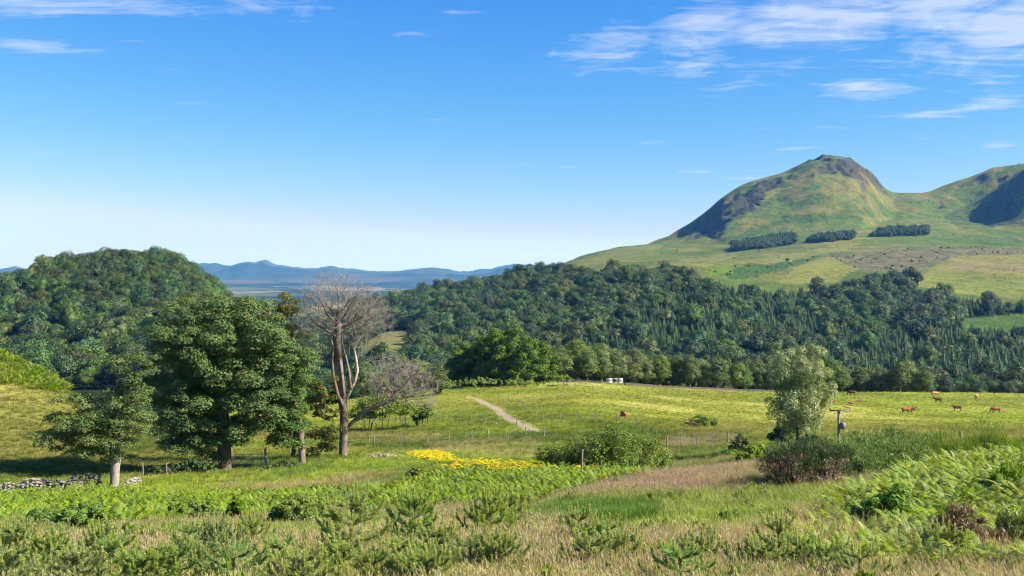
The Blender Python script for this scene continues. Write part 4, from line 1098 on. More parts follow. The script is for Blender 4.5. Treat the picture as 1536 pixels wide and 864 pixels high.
def shrub(name, base, ells, n, L, ratio, leaf, label, cat='bush', up=.4, spiky=0.0, seed=1, group=None, more=()):
    rng = np.random.default_rng(seed); e = empty(name, base); tag(e, label, cat, group)
    link('foliage', shrub_mesh(rng, ells, n, L, ratio, up, leaf, spiky), e)
    link('stems', stems_mesh(rng, ells, 14, M_BARK), e)
    for (nm, el2, n2, L2, r2, leaf2, sp2) in more: link(nm, shrub_mesh(rng, el2, n2, L2, r2, up, leaf2, sp2, nm), e)
    return e

def shrubp(name, px, d, mounds, n, L, ratio, leaf, label, **kw):
    """mounds: (px, py of centre, half width px, half height px, depth offset m) where they show"""
    B = at(px, d)
    ells = [EP(B, a, c_, w, h, None, dd) for a, c_, w, h, dd in mounds]
    more = [(nm, [EP(B, a, c_, w, h, None, dd) for a, c_, w, h, dd in mm], *rest) for nm, mm, *rest in kw.pop('more', ())]
    return shrub(name, B, ells, n, L, ratio, leaf, label, more=more, **kw)

shrubp('willow_bush', 920, 76, [(912, 686, 58, 48, 0), (868, 693, 45, 36, 1), (957, 690, 44, 40, 1.5), (828, 690, 34, 22, 2), (985, 702, 30, 22, .5)], 15000, .17, .45, L_SCRUB, 'wide leafy willow bush beside the yellow flowers', seed=51)
shrubp('willow_bush', 965, 66, [(950, 712, 50, 26, 0), (1000, 712, 24, 18, .4)], 5000, .17, .45, L_SCRUB, 'low bright willow scrub at the foot of the pink grass ridge', seed=52)
shrubp('thorn_bush', 1055, 172, [(1056, 639, 23, 16, 0), (1050, 643, 18, 12, .8)], 3500, .26, .6, L_SCRUB, 'round grey-green bush alone in the cattle field', seed=53)
shrubp('thorn_bush', 1110, 100, [(1111, 672, 17, 19, 0), (1106, 680, 15, 14, .4)], 3500, .18, .5, L_BIRCH, 'small rounded grey-green bush near the silver willow', seed=54)
shrubp('willow_bush', 1132, 80, [(1130, 688, 38, 20, 0), (1160, 686, 22, 18, .5)], 5200, .17, .5, L_SCRUB, 'spreading low bush in front of the silver willow', seed=55)
shrubp('willow_bush', 1176, 97, [(1170, 660, 20, 20, 0), (1215, 666, 22, 14, .5)], 3600, .17, .5, L_WOOD, 'dark undergrowth round the foot of the silver willow', seed=56)
shrubp('gorse_bush', 1200, 41.5, [(1186, 706, 40, 44, 0), (1235, 704, 46, 46, .4), (1215, 690, 36, 34, .8)], 15000, .10, .22, L_GORSEDARK, 'dark gorse bush with withered brown sides at the end of the thicket', spiky=.5, seed=57,
       more=[('withered_sprays', [(1181, 712, 42, 34, -.3), (1240, 718, 46, 32, -.35)], 3600, .10, .28, L_GORSEDEAD, .4)])
shrubp('gorse_bush', 1310, 45, [(1298, 702, 50, 44, 0), (1345, 698, 52, 46, .4), (1382, 700, 32, 40, .6), (1265, 694, 34, 36, .8)], 19000, .10, .22, L_GORSE, 'broad rounded gorse bush in the middle of the thicket', spiky=.5, seed=58)
shrubp('broom_bush', 1430, 47, [(1430, 692, 46, 52, 0), (1478, 686, 46, 58, .5), (1525, 694, 40, 46, .2), (1402, 686, 30, 36, 1.0)], 18000, .17, .07, L_BROOM, 'tall wispy green broom above the bracken', spiky=.55, seed=59)
shrubp('broom_bush', 1255, 62, [(1240, 684, 30, 26, 0), (1272, 682, 24, 22, .6)], 6500, .18, .08, L_BROOM, 'upright broom beside the power pole', spiky=.55, seed=60)
shrubp('broom_bush', 1310, 84, [(1300, 662, 40, 16, 0), (1345, 656, 26, 18, 1), (1390, 664, 36, 16, .5)], 8000, .2, .12, L_GORSE, 'low gorse and broom hedge edging the cattle field', spiky=.6, seed=61)
shrubp('gorse_bush', 1500, 60, [(1490, 672, 40, 18, 0), (1545, 670, 36, 18, .5)], 6000, .14, .2, L_GORSE, 'grey-green gorse behind the tall broom', spiky=.6, seed=62)
shrubp('gorse_bush', 1085, 46, [(1088, 734, 24, 13, 0), (1070, 738, 16, 8, .2)], 3000, .13, .12, L_BROOM, 'small green gorse tuft on the pink grass slope', spiky=.7, seed=63)
shrubp('gorse_bush', 1500, 27.5, [(1512, 730, 36, 32, 0), (1470, 740, 28, 20, .3)], 6500, .09, .28, L_GORSE, 'blue-green gorse sprouting in the bracken', spiky=.5, seed=64)
shrubp('birch_bush', 1325, 23.5, [(1330, 776, 48, 46, 0), (1302, 788, 36, 34, .3), (1350, 790, 36, 34, .1)], 5200, .075, .8, L_SAPLING, 'small birch bush with pale round leaves in the bracken', seed=65)
shrubp('gorse_bush', 1445, 19.8, [(1440, 802, 38, 34, 0), (1490, 822, 46, 34, .2), (1425, 836, 30, 24, .1)], 6500, .08, .3, L_GORSEDEAD, 'withered brown gorse among the near bracken', spiky=.4, seed=66)
shrubp('gorse_bush', 1525, 20, [(1530, 802, 34, 34, 0), (1510, 846, 44, 28, .2)], 6000, .08, .28, L_GORSE, 'dark gorse with brown tips at the bracken edge', spiky=.5, seed=67)
shrubp('broom_bush', 620, 70, [(622, 712, 12, 10, 0), (648, 712, 14, 8, .4)], 2200, .16, .3, L_WOOD, 'dark little broom at the end of the bracken bed', seed=68)
shrubp('thorn_bush', 636, 168, [(638, 622, 14, 20, 0), (628, 628, 12, 14, .5)], 2600, .3, .6, L_WOOD, 'dark upright thorn bush under the twig dome', seed=69)
shrubp('willow_bush', 590, 165, [(575, 612, 40, 24, 0), (550, 625, 30, 22, .5), (610, 620, 30, 18, .5)], 5600, .3, .55, L_SCRUB, 'leafy green scrub below the long dead limb', seed=70)
shrubp('bramble_bush', 345, 99, [(300, 700, 30, 12, 0), (420, 702, 40, 10, .5), (250, 706, 30, 12, .5)], 4200, .2, .7, L_DARKWOOD, 'dark undergrowth in the shade of the sycamore', seed=71)
shrubp('thorn_bush', 850, 278, [(848, 570, 14, 8, 0), (720, 574, 40, 7, 1), (780, 576, 40, 7, 1), (660, 578, 30, 8, 1)], 3600, .5, .6, L_SCRUB, 'low hedge bushes at the feet of the oaks', seed=72)
for i, (px, d, w, h, lab) in enumerate(((262, 42, 16, 24, 'dark leafy sapling in a gap of pink grass'), (305, 40, 20, 24, 'bushy sapling at the near edge of the bracken bed'), (355, 41, 18, 26, 'bright sapling standing before the bracken bed'), (440, 38, 34, 30, 'wide clump of leafy saplings before the bracken'),
                       (470, 41, 20, 26, 'yellow-green sapling beside the wide sapling clump'), (545, 46, 16, 18, 'slim sapling at the lip of the bracken bed'), (120, 32, 40, 26, 'low leafy sapling thicket among the young pines'), (60, 34, 34, 22, 'spreading sapling thicket at the bracken corner'), (200, 29, 24, 18, 'small sapling beside a bare grass patch'))):
    B = at(px, d); gb = HY - F * B.z / d
    shrub('leafy_sapling', B, [EP(B, px, gb - h * .8, w, h), EP(B, px - w * .6, gb - h * .5, w * .6, h * .6), EP(B, px + w * .5, gb - h * .45, w * .7, h * .6)], int(900 + w * h * 5.0), .085, .75, L_SAPLING, lab, 'sapling', seed=80 + i)

# ---- bracken
def frond(rng, L=1.0, pairs=19, droop=.55, width=.26):
    """one fern frond: arching midrib with paired tapering leaflets"""
    t = np.linspace(0, 1, pairs + 2); x_ = L * t * (.55 + .45 * np.cos(droop * t)); z_ = L * (np.sin(t * 1.25) * .62 - .34 * droop * t ** 2.4)
    rib = np.stack([x_, np.zeros_like(t), z_], 1)
    parts = [tube(rib, .008 * (1.1 - t), 3)]
    for i in range(2, pairs + 2):
        w = width * L * math.sin(min(1.0, (t[i] - .08) * 2.3) * math.pi / 2) * (1.06 - t[i]) ** .75
        g = rib[i] - rib[i - 1]; g /= np.linalg.norm(g)
        for s in (-1, 1):
            ax = np.array([g[0] * .55, s * 1.0, g[2] * .55 - .10 + rng.normal() * .10]); ax /= np.linalg.norm(ax)
            b0 = rib[i]; wid = g * (L / pairs * .33)
            parts.append((np.array([b0 - wid, b0 + ax * w * .5 - wid * .9 + (0, 0, .015), b0 + ax * w + (0, 0, -.02), b0 + ax * w * .5 + wid * .9 + (0, 0, .015), b0 + wid]), np.array([[0, 1, 4, 4], ])))
    V, Q, k = [], [], 0
    T = []
    for v, f in parts:
        if f.shape == (1, 4) and f[0, 2] == f[0, 3]:
            T += [[k, k + 1, k + 4], [k + 4, k + 1, k + 3], [k + 1, k + 2, k + 3]]
        else: Q.append(f + k)
        V.append(v); k += len(v)
    return np.concatenate(V), [np.concatenate(Q), np.array(T)]
def rotv(V, rx, rz):
    c, s = math.cos(rx), math.sin(rx); V = np.stack([V[:, 0] * c - V[:, 2] * s, V[:, 1], V[:, 0] * s + V[:, 2] * c], 1)
    c, s = math.cos(rz), math.sin(rz); return np.stack([V[:, 0] * c - V[:, 1] * s, V[:, 0] * s + V[:, 1] * c, V[:, 2]], 1)
rf = np.random.default_rng(90)
FROND = [frond(rf, 1.0, 19, .35 + .4 * rf.random(), .22 + .06 * rf.random()) for _ in range(4)]
FRM = [mk_mesh('frond', v, f, L_FERN) for v, f in FROND]
def fern_plant(rng, n, leaf, name):
    V, Q, T, k = [], [], [], 0
    for q in range(n):
        v, f = FROND[int(rng.integers(4))]; s = .7 + .5 * rng.random(); st = .25 + .3 * rng.random()
        v = rotv(v * s, rng.uniform(-.1, .45), 6.28 * (q + rng.random() * .6) / n) + np.array([0, 0, st * .6])
        V.append(v); Q.append(f[0] + k); T.append(f[1] + k); k += len(v)
    return mk_mesh(name, np.concatenate(V), [np.concatenate(Q), np.concatenate(T)], leaf)
BED = [fern_plant(rf, 7, L_BAND, 'bracken_plant') for _ in range(5)]
FERNS = [fern_plant(rf, 7, L_FERN, 'fern_plant') for _ in range(5)]

def bed(name, poly, dmin, dmax, sp, meshes, scale, lab, dens=1.0, seed=5):
    rng = np.random.default_rng(seed); P3 = np.array(poly, float)
    x, y = jgrid(P3[:, 0].min(), P3[:, 0].max(), dmin, dmax, sp, rng); z = H(x, y); px, py = proj(x, y, z)
    jx = (fbm(x / 2.5, y / 2.5, 3, 301) - .5) * 26; k = inpoly(px + jx, py + jx * .25, poly) & ~((px > 1412) & (px < 1505) & (py > 800) & (py < 862)) & (rng.random(len(x)) < dens)
    x, y, z = x[k], y[k], z[k]; n = len(x); s = scale * (.7 + .6 * fbm(x / 3, y / 3, 2, 303)) * (.8 + .4 * rng.random(n))
    o = scatter(name, np.stack([x, y, z - .05], 1), s, rng.random(n) * 6.28, rng.integers(0, len(meshes), n), None, meshes, rng.normal(scale=.12, size=(n, 2)))
    print(name, n); tag(o, lab, 'bracken'); return o
BEDPOLY = [(-60, 738), (160, 741), (300, 748), (430, 746), (540, 740), (600, 733), (640, 722), (700, 714), (800, 712), (900, 714), (985, 716), (930, 728), (860, 745), (790, 762), (700, 766), (600, 770), (520, 776), (430, 784), (300, 790), (180, 800), (60, 808), (-60, 812)]
bed('bracken_bed', BEDPOLY, 34, 84, .36, BED, .56, 'long bright green bed of bracken before the stone wall', seed=6)
bed('bracken_mound', [(-80, 480), (0, 533), (40, 548), (70, 562), (104, 584), (90, 592), (40, 583), (0, 578), (-80, 570)], 118, 168, .62, BED, .9, 'bright bracken covering the grassy mound', seed=7)
bed('bracken_slope', [(1260, 770), (1330, 748), (1365, 716), (1440, 694), (1560, 690), (1560, 880), (1300, 880), (1190, 880), (1240, 830)], 16.5, 43, .30, FERNS, .56, 'mass of bracken on the near slope under the broom', .8, seed=8)
# the nearest bracken plants, frond by frond
rng = np.random.default_rng(17); x, y = jgrid(1140, 1560, 16.5, 40, .62, rng); z = H(x, y); px, py = proj(x, y, z)
k = ~((px > 1412) & (px < 1505) & (py > 800) & (py < 862)) & inpoly(px, py, [(1250, 775), (1330, 748), (1365, 716), (1440, 694), (1545, 690), (1545, 880), (1180, 880), (1150, 850)]); idx = np.where(k)[0]; idx = rng.permutation(idx)[:240]
for i in idx:
    e = empty('bracken_fern', (x[i], y[i], z[i] - .03), rng.random() * 6.28, .45 + .25 * rng.random()); tag(e, 'bright green bracken plant with arching fronds on the near slope', 'fern', 'bracken plants on the near slope')
    nf = int(rng.integers(5, 7))
    for q in range(nf):
        f = link('frond', FRM[int(rng.integers(4))], e); f.rotation_euler = (0, -rng.uniform(-.1, .5), 6.28 * (q + rng.random() * .6) / nf); f.location = (0, 0, rng.uniform(.15, .45)); f.scale = (rng.uniform(.75, 1.15),) * 3

# ---- young pines
def pine_meshes(rng, h=1.5, whorls=5, spread=.55, needles=1.0):
    wood, ned, cand = [], [], []
    wood.append(tube([(0, 0, -.15), (.01, 0, h * .5), (0, .01, h * .86)], [.028, .018, .008], 6))
    def shoot(p0, v, l, nl, dens, acc, keepup):
        n = int(l * dens * 680 * needles); t = rng.random(n) ** .8; p = p0 + v[None, :] * (l * t)[:, None]
        d = rdirs(rng, n); d = unit(d - v * (d @ v)[:, None]); ax = unit(d * (1 - keepup) + v * (keepup * 1.3))
        ll = nl * (.7 + .5 * rng.random(n)); N = unit(np.cross(ax, rdirs(rng, n)))
        acc.append(leaves(rng, p + ax * (ll * .5)[:, None], N, ll, .0095 + 0 * ll, .02, ax))
    for w in range(whorls):
        z0 = h * (.12 + .74 * w / (whorls - 1)) if whorls > 1 else h * .5
        nb = int(rng.integers(6, 9)); bl = spread * h * (.70 - .40 * w / whorls) * 1.0
        for q in range(nb):
            a = 6.28 * (q + rng.random() * .7) / nb; el = .35 + .5 * w / whorls + rng.normal() * .1
            v = np.array([math.cos(a) * math.cos(el), math.sin(a) * math.cos(el), math.sin(el)]); l = bl * (.75 + .5 * rng.random())
            p0 = np.array([0, 0, z0]); tip = p0 + v * l; up = unit((v * .55 + np.array([0, 0, .75]))[None, :])[0]
            wood.append(tube([p0, p0 + v * l * .6, tip], [.012, .009, .005], 4)); shoot(p0 + v * l * .25, v, l * .75, .095, 1.0, ned, .45)
            shoot(tip, up, l * .45, .07, 1.1, ned, .5)
            wood.append(tube([tip, tip + up * l * .5], [.006, .004], 3))
            for s in (-1, 1):
                if rng.random() < .7:
                    v2 = unit((v + s * .7 * np.array([-v[1], v[0], .3]))[None, :])[0]; m_ = p0 + v * l * .55; shoot(m_, v2, l * .45, .065, 1.0, ned, .45)
                    if rng.random() < .6: shoot(m_ + v2 * l * .45, np.array([v2[0] * .2, v2[1] * .2, .97]), .08 + .10 * rng.random(), .045, 1.6, cand, .6)
            shoot(tip + up * l * .4, unit(np.array([[up[0] * .25, up[1] * .25, 1.]]))[0], .12 + .14 * rng.random(), .045, 1.8, cand, .6)
    shoot(np.array([0, 0, h * .62]), np.array([0, 0, 1.]), h * .26, .07, 1.0, ned, .5)
    shoot(np.array([0, 0, h * .85]), np.array([0, 0, 1.]), h * .22, .045, 2.0, cand, .65)
    return joinVF(wood), joinVF(ned), joinVF(cand)
rp = np.random.default_rng(33)
PINES = []
for q in range(5):
    w, n_, c_ = pine_meshes(rp, 1.5, 5 if q < 3 else 4, .55 + .1 * rp.random()); PINES.append((mk_mesh('pine_stem', *w, M_BARK, True), mk_mesh('pine_needles', *n_, L_PINE), mk_mesh('pine_shoots', *c_, L_CANDLE)))
PINE_AT = [  # px, py of the top, distance, label
 (25, 795, 21, 'young pine at the corner of the sapling thicket'), (75, 810, 18.2, 'short young pine in front of the sapling thicket'), (150, 800, 19.5, 'young pine with pale upright shoots beside the bare grass'), (170, 835, 17.5, 'low young pine at the very foot of the slope'),
 (283, 795, 20.5, 'bushy young pine below the bushy sapling'), (325, 790, 19.5, 'blue-tinged young pine with thick shoots'), (378, 785, 22, 'yellow-green young pine before the wide sapling clump'), (300, 838, 17.3, 'small pine tucked under two larger pines'),
 (420, 828, 18, 'squat young pine with stubby shoots'), (528, 752, 21, 'tall symmetrical young pine with dense dark needles'), (515, 830, 17.5, 'small bright pine before the tall symmetrical pine'), (622, 752, 24, 'open young pine with a long leader'),
 (655, 800, 19.5, 'young pine with many pale candles'), (598, 822, 17.8, 'low pine with forked shoots'), (705, 825, 17.6, 'thin young pine in the ochre grass'), (735, 748, 25, 'open branched young pine in the pink grass'),
 (765, 752, 27, 'slender young pine beside the open branched one'), (750, 838, 17.4, 'little pine beside the foxglove'), (868, 775, 23, 'little dark pine in the rushy grass'), (912, 788, 20, 'loose young pine in the pale grass tussocks'),
 (935, 815, 18.6, 'dark low pine at the pale tussock'), (885, 830, 17.8, 'short feathery pine beside the dark low pine'), (1052, 815, 18.4, 'single young pine in the green glade'), (1168, 790, 19, 'tall-shooted young pine at the edge of the bracken'), (1200, 812, 18, 'young pine with stout shoots before the bracken'),
 (10, 838, 15.6, 'low pine half sunk in grass below the sapling thicket'), (110, 842, 15.4, 'squat pine below the sapling thicket'), (215, 846, 15.4, 'tiny pine under the bare grass patch'), (262, 832, 15.8, 'pale pine before the bushy pine'), (350, 836, 15.8, 'short pine with crowded shoots'), (455, 842, 15.5, 'small pine with tilted shoots'), (560, 842, 15.5, 'low spreading pine before the symmetrical pine'), (640, 846, 15.4, 'low pine under the many pale candles'), (1020, 844, 15.5, 'little pine at the foot of the green glade'), (1290, 840, 16, 'pine deep in the near bracken'),
 (1145, 825, 17.6, 'small pine beside the tall-shooted one'), (1240, 828, 17.4, 'pine sprouting through the first bracken'), (1418, 808, 19, 'fan-shaped young pine in the middle of the bracken')]
for i, (px, py, d, lab) in enumerate(PINE_AT):
    p = at(px, d); h = (-(py - 5 - HY) / F * d) - p.z; h = max(.7, h); s = h / 1.5
    w, n_, c_ = PINES[i % 5]
    e = empty('young_pine', p - Vector((0, 0, .04)), i * 1.7, (s * (1.2 + .3 * rp.random()) * (1.0 if s > .5 else 1.35),) * 2 + (s,)); tag(e, lab, 'pine sapling', 'young pines on the near slope')
    link('stem', w, e); link('needles', n_, e); link('shoots', c_, e)

# ---- grasses
def grass_mat(name, seed_c, head=0.55, trans=.35):
    M = Mat(name)
    t = M.attr('tint', 'INSTANCER'); tip = M.attr('tip', 'GEOMETRY', True); r = M.rnd()
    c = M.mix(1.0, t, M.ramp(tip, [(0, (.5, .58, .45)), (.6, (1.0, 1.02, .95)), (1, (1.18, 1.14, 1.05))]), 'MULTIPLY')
    c = M.mix(1.0, c, M.ramp(r, [(0, (.75, .78, .75)), (1, (1.28, 1.24, 1.2))]), 'MULTIPLY')
    if seed_c: c = M.mix(M.math('MULTIPLY', M.attr('seedhead', 'GEOMETRY', True), head), c, seed_c)
    return M.done(M.leaf(c, trans, .6, .2))
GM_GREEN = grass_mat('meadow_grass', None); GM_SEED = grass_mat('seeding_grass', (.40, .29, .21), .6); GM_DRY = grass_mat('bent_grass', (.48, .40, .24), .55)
def tuft(rng, n, h, spread, w, lean, mat, head=False, name='tuft'):
    V, Q, tip, sd, k = [], [], [], [], 0
    for q in range(n):
        a = rng.random() * 6.28; r0 = spread * rng.random() ** .5; b0 = np.array([math.cos(a) * r0, math.sin(a) * r0, 0]); a2 = a + rng.normal() * .8
        hh = h * (.55 + .6 * rng.random()); ln = lean * hh * (.3 + rng.random()); dv = np.array([math.cos(a2), math.sin(a2), 0]); sw = np.array([-dv[1], dv[0], 0]); t_ = np.array([0, .55, 1.])
        c_ = [b0 + dv * ln * q_ ** 2 + np.array([0, 0, hh * q_ * (1 - .12 * q_)]) for q_ in t_]
        ws = [w, w * .8, w * .12]
        V += [c_[0] - sw * ws[0], c_[0] + sw * ws[0], c_[1] - sw * ws[1], c_[1] + sw * ws[1], c_[2] - sw * ws[2], c_[2] + sw * ws[2]]
        Q += [[k, k + 1, k + 3, k + 2], [k + 2, k + 3, k + 5, k + 4]]; tip += [0, 0, .55, .55, 1, 1]; sd += [0] * 6; k += 6
        if head and rng.random() < .6:
            p = c_[2]; l = hh * .20; u_ = rng.normal(scale=.4, size=3); u_[2] = 1; u_ /= np.linalg.norm(u_); s2 = np.cross(u_, rng.normal(size=3)); s2 /= np.linalg.norm(s2); ww = w * 1.15
            V += [p - u_ * l * .3, p + s2 * ww + u_ * l * .2, p + u_ * l * .8, p - s2 * ww + u_ * l * .2]; Q += [[k, k + 1, k + 2, k + 3]]; tip += [1] * 4; sd += [1] * 4; k += 4
    return mk_mesh(name, np.array(V), np.array(Q), mat, attrs={'tip': ('FLOAT', np.array(tip, np.float32)), 'seedhead': ('FLOAT', np.array(sd, np.float32))})
rt = np.random.default_rng(44)
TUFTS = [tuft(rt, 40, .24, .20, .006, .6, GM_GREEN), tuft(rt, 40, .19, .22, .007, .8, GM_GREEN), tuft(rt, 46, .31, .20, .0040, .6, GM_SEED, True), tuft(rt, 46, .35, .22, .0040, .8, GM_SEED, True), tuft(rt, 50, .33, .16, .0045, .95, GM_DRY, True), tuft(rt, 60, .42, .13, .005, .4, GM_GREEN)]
def sow(name, px0, px1, d0, d1, n, lab, size=1.0, growth=0.0, seed=1):
    rng = np.random.default_rng(seed); d = d0 * (d1 / d0) ** (rng.random(n)); pxr = rng.uniform(px0, px1, n)
    # thinner with distance, as far as it stays dense in view
    x = (pxr - CX) / F * d; y = d; z = H(x, y); px, py = proj(x, y, z)
    tint = meadow_tint(x, y, z)
    k = (seg_dist(x, y, path_pts()) > 1.3) & ~(inpoly(px, py, BEDPOLY) & (y > 34) & (y < 84) & (rng.random(n) < .93))
    pinkness = tint[:, 0] / np.maximum(tint[:, 1], 1e-3); u = rng.random(n)
    var = np.where(pinkness > 1.22, np.where(u < .55, 2 + (u * 50).astype(int) % 2, np.where(u < .68, 4, (u * 50).astype(int) % 2)), np.where(pinkness > 1.02, np.where(u < .22, 2 + (u * 50).astype(int) % 2, np.where(u < .28, 4, (u * 50).astype(int) % 2)), np.where(u < .06, 2, (u * 50).astype(int) % 2)))
    rush = inpoly(px, py, [(800, 790), (850, 768), (960, 768), (1000, 780), (960, 795), (850, 797)]) & (y < 52); var = np.where(rush, 5, var)
    tus = (fbm(x / .9, y / .9, 2, 401) > .74) & (y < 60); var = np.where(tus & (u < .6), 4, var)
    s = size * (d / d0) ** growth * (.65 + .7 * rng.random(n)) * (.8 + .5 * fbm(x / 2.2, y / 2.2, 2, 403))
    tint = tint * (.85 + .3 * rng.random((n, 1)))
    o = scatter(name, np.stack([x, y, z - .02], 1)[k], s[k], (rng.random(n) * 6.28)[k], var[k], tint[k], TUFTS, (rng.normal(scale=.10, size=(n, 2)) + np.array([0, -.12]))[k])
    return tag(o, lab, 'grass')
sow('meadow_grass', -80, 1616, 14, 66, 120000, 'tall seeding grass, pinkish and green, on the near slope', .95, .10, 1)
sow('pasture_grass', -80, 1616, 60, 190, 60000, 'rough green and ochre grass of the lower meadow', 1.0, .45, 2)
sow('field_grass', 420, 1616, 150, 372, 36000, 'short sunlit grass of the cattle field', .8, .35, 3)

# ---- low herbs among the grass
HERB = [shrub_mesh(rt, [(0, 0, .10, .20, .20, .16)], 160, .075, .6, .6, L_SAPLING, 0, 'herb'), shrub_mesh(rt, [(0, 0, .12, .16, .16, .2)], 150, .10, .3, .5, L_BROOM, .6, 'herb'), shrub_mesh(rt, [(0, 0, .08, .22, .22, .13)], 150, .09, .5, .6, L_SCRUB, 0, 'herb')]
rng = np.random.default_rng(71); n = 14000; d = 14 * (60 / 14) ** rng.random(n); x = (rng.uniform(-60, 1600, n) - CX) / F * d; z = H(x, d); px, py = proj(x, d, z)
k = (fbm(x / 2.6, d / 2.6, 3, 77) + .12 * rng.normal(size=n) > .54) & ~(inpoly(px, py, BEDPOLY) & (d > 34)); n = k.sum()
o = scatter('meadow_herbs', np.stack([x, d, z], 1)[k], .6 + .9 * rng.random(n) ** 2, rng.random(n) * 6.28, rng.integers(0, 3, n), None, HERB); tag(o, 'small leafy herbs scattered through the near grass', 'herbs')

# ---- yellow flowers
M = Mat('yellow_petals'); r = M.rnd(); M_YEL = M.done(M.leaf(M.mix(r, (.78, .56, .005), (.72, .66, .01)), .25, .6, .1))
def flower_clump(rng):
    e = [(0, 0, .32, .42, .42, .34)]; a = shrub_mesh(rng, e, 320, .11, .45, .4, L_BROOM, .5); b_ = shrub_mesh(rng, [(0, 0, .40, .44, .44, .36)], 420, .075, .9, .9, M_YEL)
    n1 = len(a.vertices); V = np.array([v.co[:] for v in a.vertices] + [v.co[:] for v in b_.vertices]); Q = np.concatenate([np.arange(n1).reshape(-1, 4), n1 + np.arange(len(b_.vertices)).reshape(-1, 4)])
    mi = np.concatenate([np.zeros(n1 // 4), np.ones(len(b_.vertices) // 4)])
    return mk_mesh('flower_clump', V, Q, [L_BROOM, M_YEL], False, mi)
FLW = [flower_clump(rt) for _ in range(3)]
def flowers(poly, dmin, dmax, sp, lab, dens, seed, sc=1.0):
    rng = np.random.default_rng(seed); P3 = np.array(poly, float); x, y = jgrid(P3[:, 0].min(), P3[:, 0].max(), dmin, dmax, sp, rng); z = H(x, y); px, py = proj(x, y, z)
    jx = (fbm(x / 1.2, y / 1.2, 3, 409) - .5) * 34; k = inpoly(px + jx, py + jx * .4, poly) & (rng.random(len(x)) < dens * (.35 + 1.3 * sstep(.35, .6, fbm(x / 1.8, y / 1.8, 3, 405)))); n = k.sum(); print('flowers', n)
    o = scatter('yellow_flowers', np.stack([x, y, z - .05], 1)[k], sc * (.72 * (.7 + .6 * rng.random(n)))[:, None] * np.array([1.15, 1.15, .6]), rng.random(n) * 6.28, rng.integers(0, 3, n), None, FLW); tag(o, lab, 'flowers')
flowers([(612, 682), (640, 678), (668, 684), (682, 694), (660, 696), (625, 690)], 70, 110, .36, 'mound of deep yellow flowers near the rubble heap', 1.0, 1, 1.1)
flowers([(655, 705), (690, 692), (740, 692), (800, 698), (862, 702), (865, 714), (800, 712), (730, 712)], 60, 105, .40, 'wide drift of bright yellow flowers behind the bracken bed', .55, 2, .85)
flowers([(600, 674), (612, 672), (616, 677), (602, 680)], 90, 118, .5, 'small yellow tuft beside the fence', 1.0, 3, .8)
flowers([(860, 702), (885, 694), (892, 704), (880, 716), (850, 718)], 58, 95, .5, 'yellow flowers round the lone fence post', .9, 4)
flowers([(612, 716), (632, 714), (634, 724), (614, 724)], 58, 95, .5, 'orange-yellow tuft at the end of the bracken bed', .7, 5, .7)
flowers([(1028, 702), (1050, 698), (1066, 702), (1050, 708), (1030, 710)], 55, 95, .6, 'few yellow flowers beyond the pink grass ridge', .25, 6, .7)
# ------------------------------------------------------------------ cattle
def evaluated(V, Fs, mods, mat):
    me = mk_mesh('tmp', V, Fs); o = bpy.data.objects.new('tmp', me); COL.objects.link(o)
    for typ, kw in mods:
        m = o.modifiers.new(typ, typ)
        for k, v in kw.items(): setattr(m, k, v)
    dg = bpy.context.evaluated_depsgraph_get(); dg.update()
    r = bpy.data.meshes.new_from_object(o.evaluated_get(dg)); bpy.data.objects.remove(o)
    r.materials.clear(); r.materials.append(mat); r.polygons.foreach_set('use_smooth', np.ones(len(r.polygons), bool)); r.update()
    return r
def blob(pts, rad, sides=12, sq=None):
    """closed limb or trunk: rings with rounded ends"""
    pts = [np.array(p, float) for p in pts]; d0 = unit((pts[0] - pts[1])[None])[0]; d1 = unit((pts[-1] - pts[-2])[None])[0]
    P_ = [pts[0] + d0 * rad[0] * .7, pts[0] + d0 * rad[0] * .4] + pts + [pts[-1] + d1 * rad[-1] * .4, pts[-1] + d1 * rad[-1] * .7]; R_ = [rad[0] * .2, rad[0] * .75] + list(rad) + [rad[-1] * .75, rad[-1] * .2]
    V, Q = tube(P_, R_, sides); n = len(V)
    V = np.concatenate([V, [P_[0]], [P_[-1]]]); k = np.arange(sides); k2 = (k + 1) % sides
    T = np.concatenate([np.stack([np.full(sides, n), k2, k], 1), np.stack([np.full(sides, n + 1), n - sides + k, n - sides + k2], 1)])
    return V, [Q, T]
def joinB(bl):
    V, Q, T, k = [], [], [], 0
    for v, (q, t) in bl: V.append(v); Q.append(q + k); T.append(t + k); k += len(v)
    return np.concatenate(V), [np.concatenate(Q), np.concatenate(T)]
def hide(name, c1, c2):
    M = Mat(name); f = M.noise(2.2, 4, .6, M.objco()); return M.done(M.princ(M.mix(f, c1, c2), .8, .15, M.bump(M.noise(30, 3, .6, M.objco()), .5, .02)))
HIDE = {'red': hide('red_hide', (.24, .075, .025), (.36, .13, .045)), 'tan': hide('tan_hide', (.38, .19, .075), (.50, .28, .13)), 'dark': hide('dark_hide', (.075, .030, .018), (.14, .055, .03)), 'brown': hide('brown_hide', (.16, .06, .028), (.26, .10, .045))}
M = Mat('horn'); M_HORN = M.done(M.princ((.45, .38, .28), .5, .3))
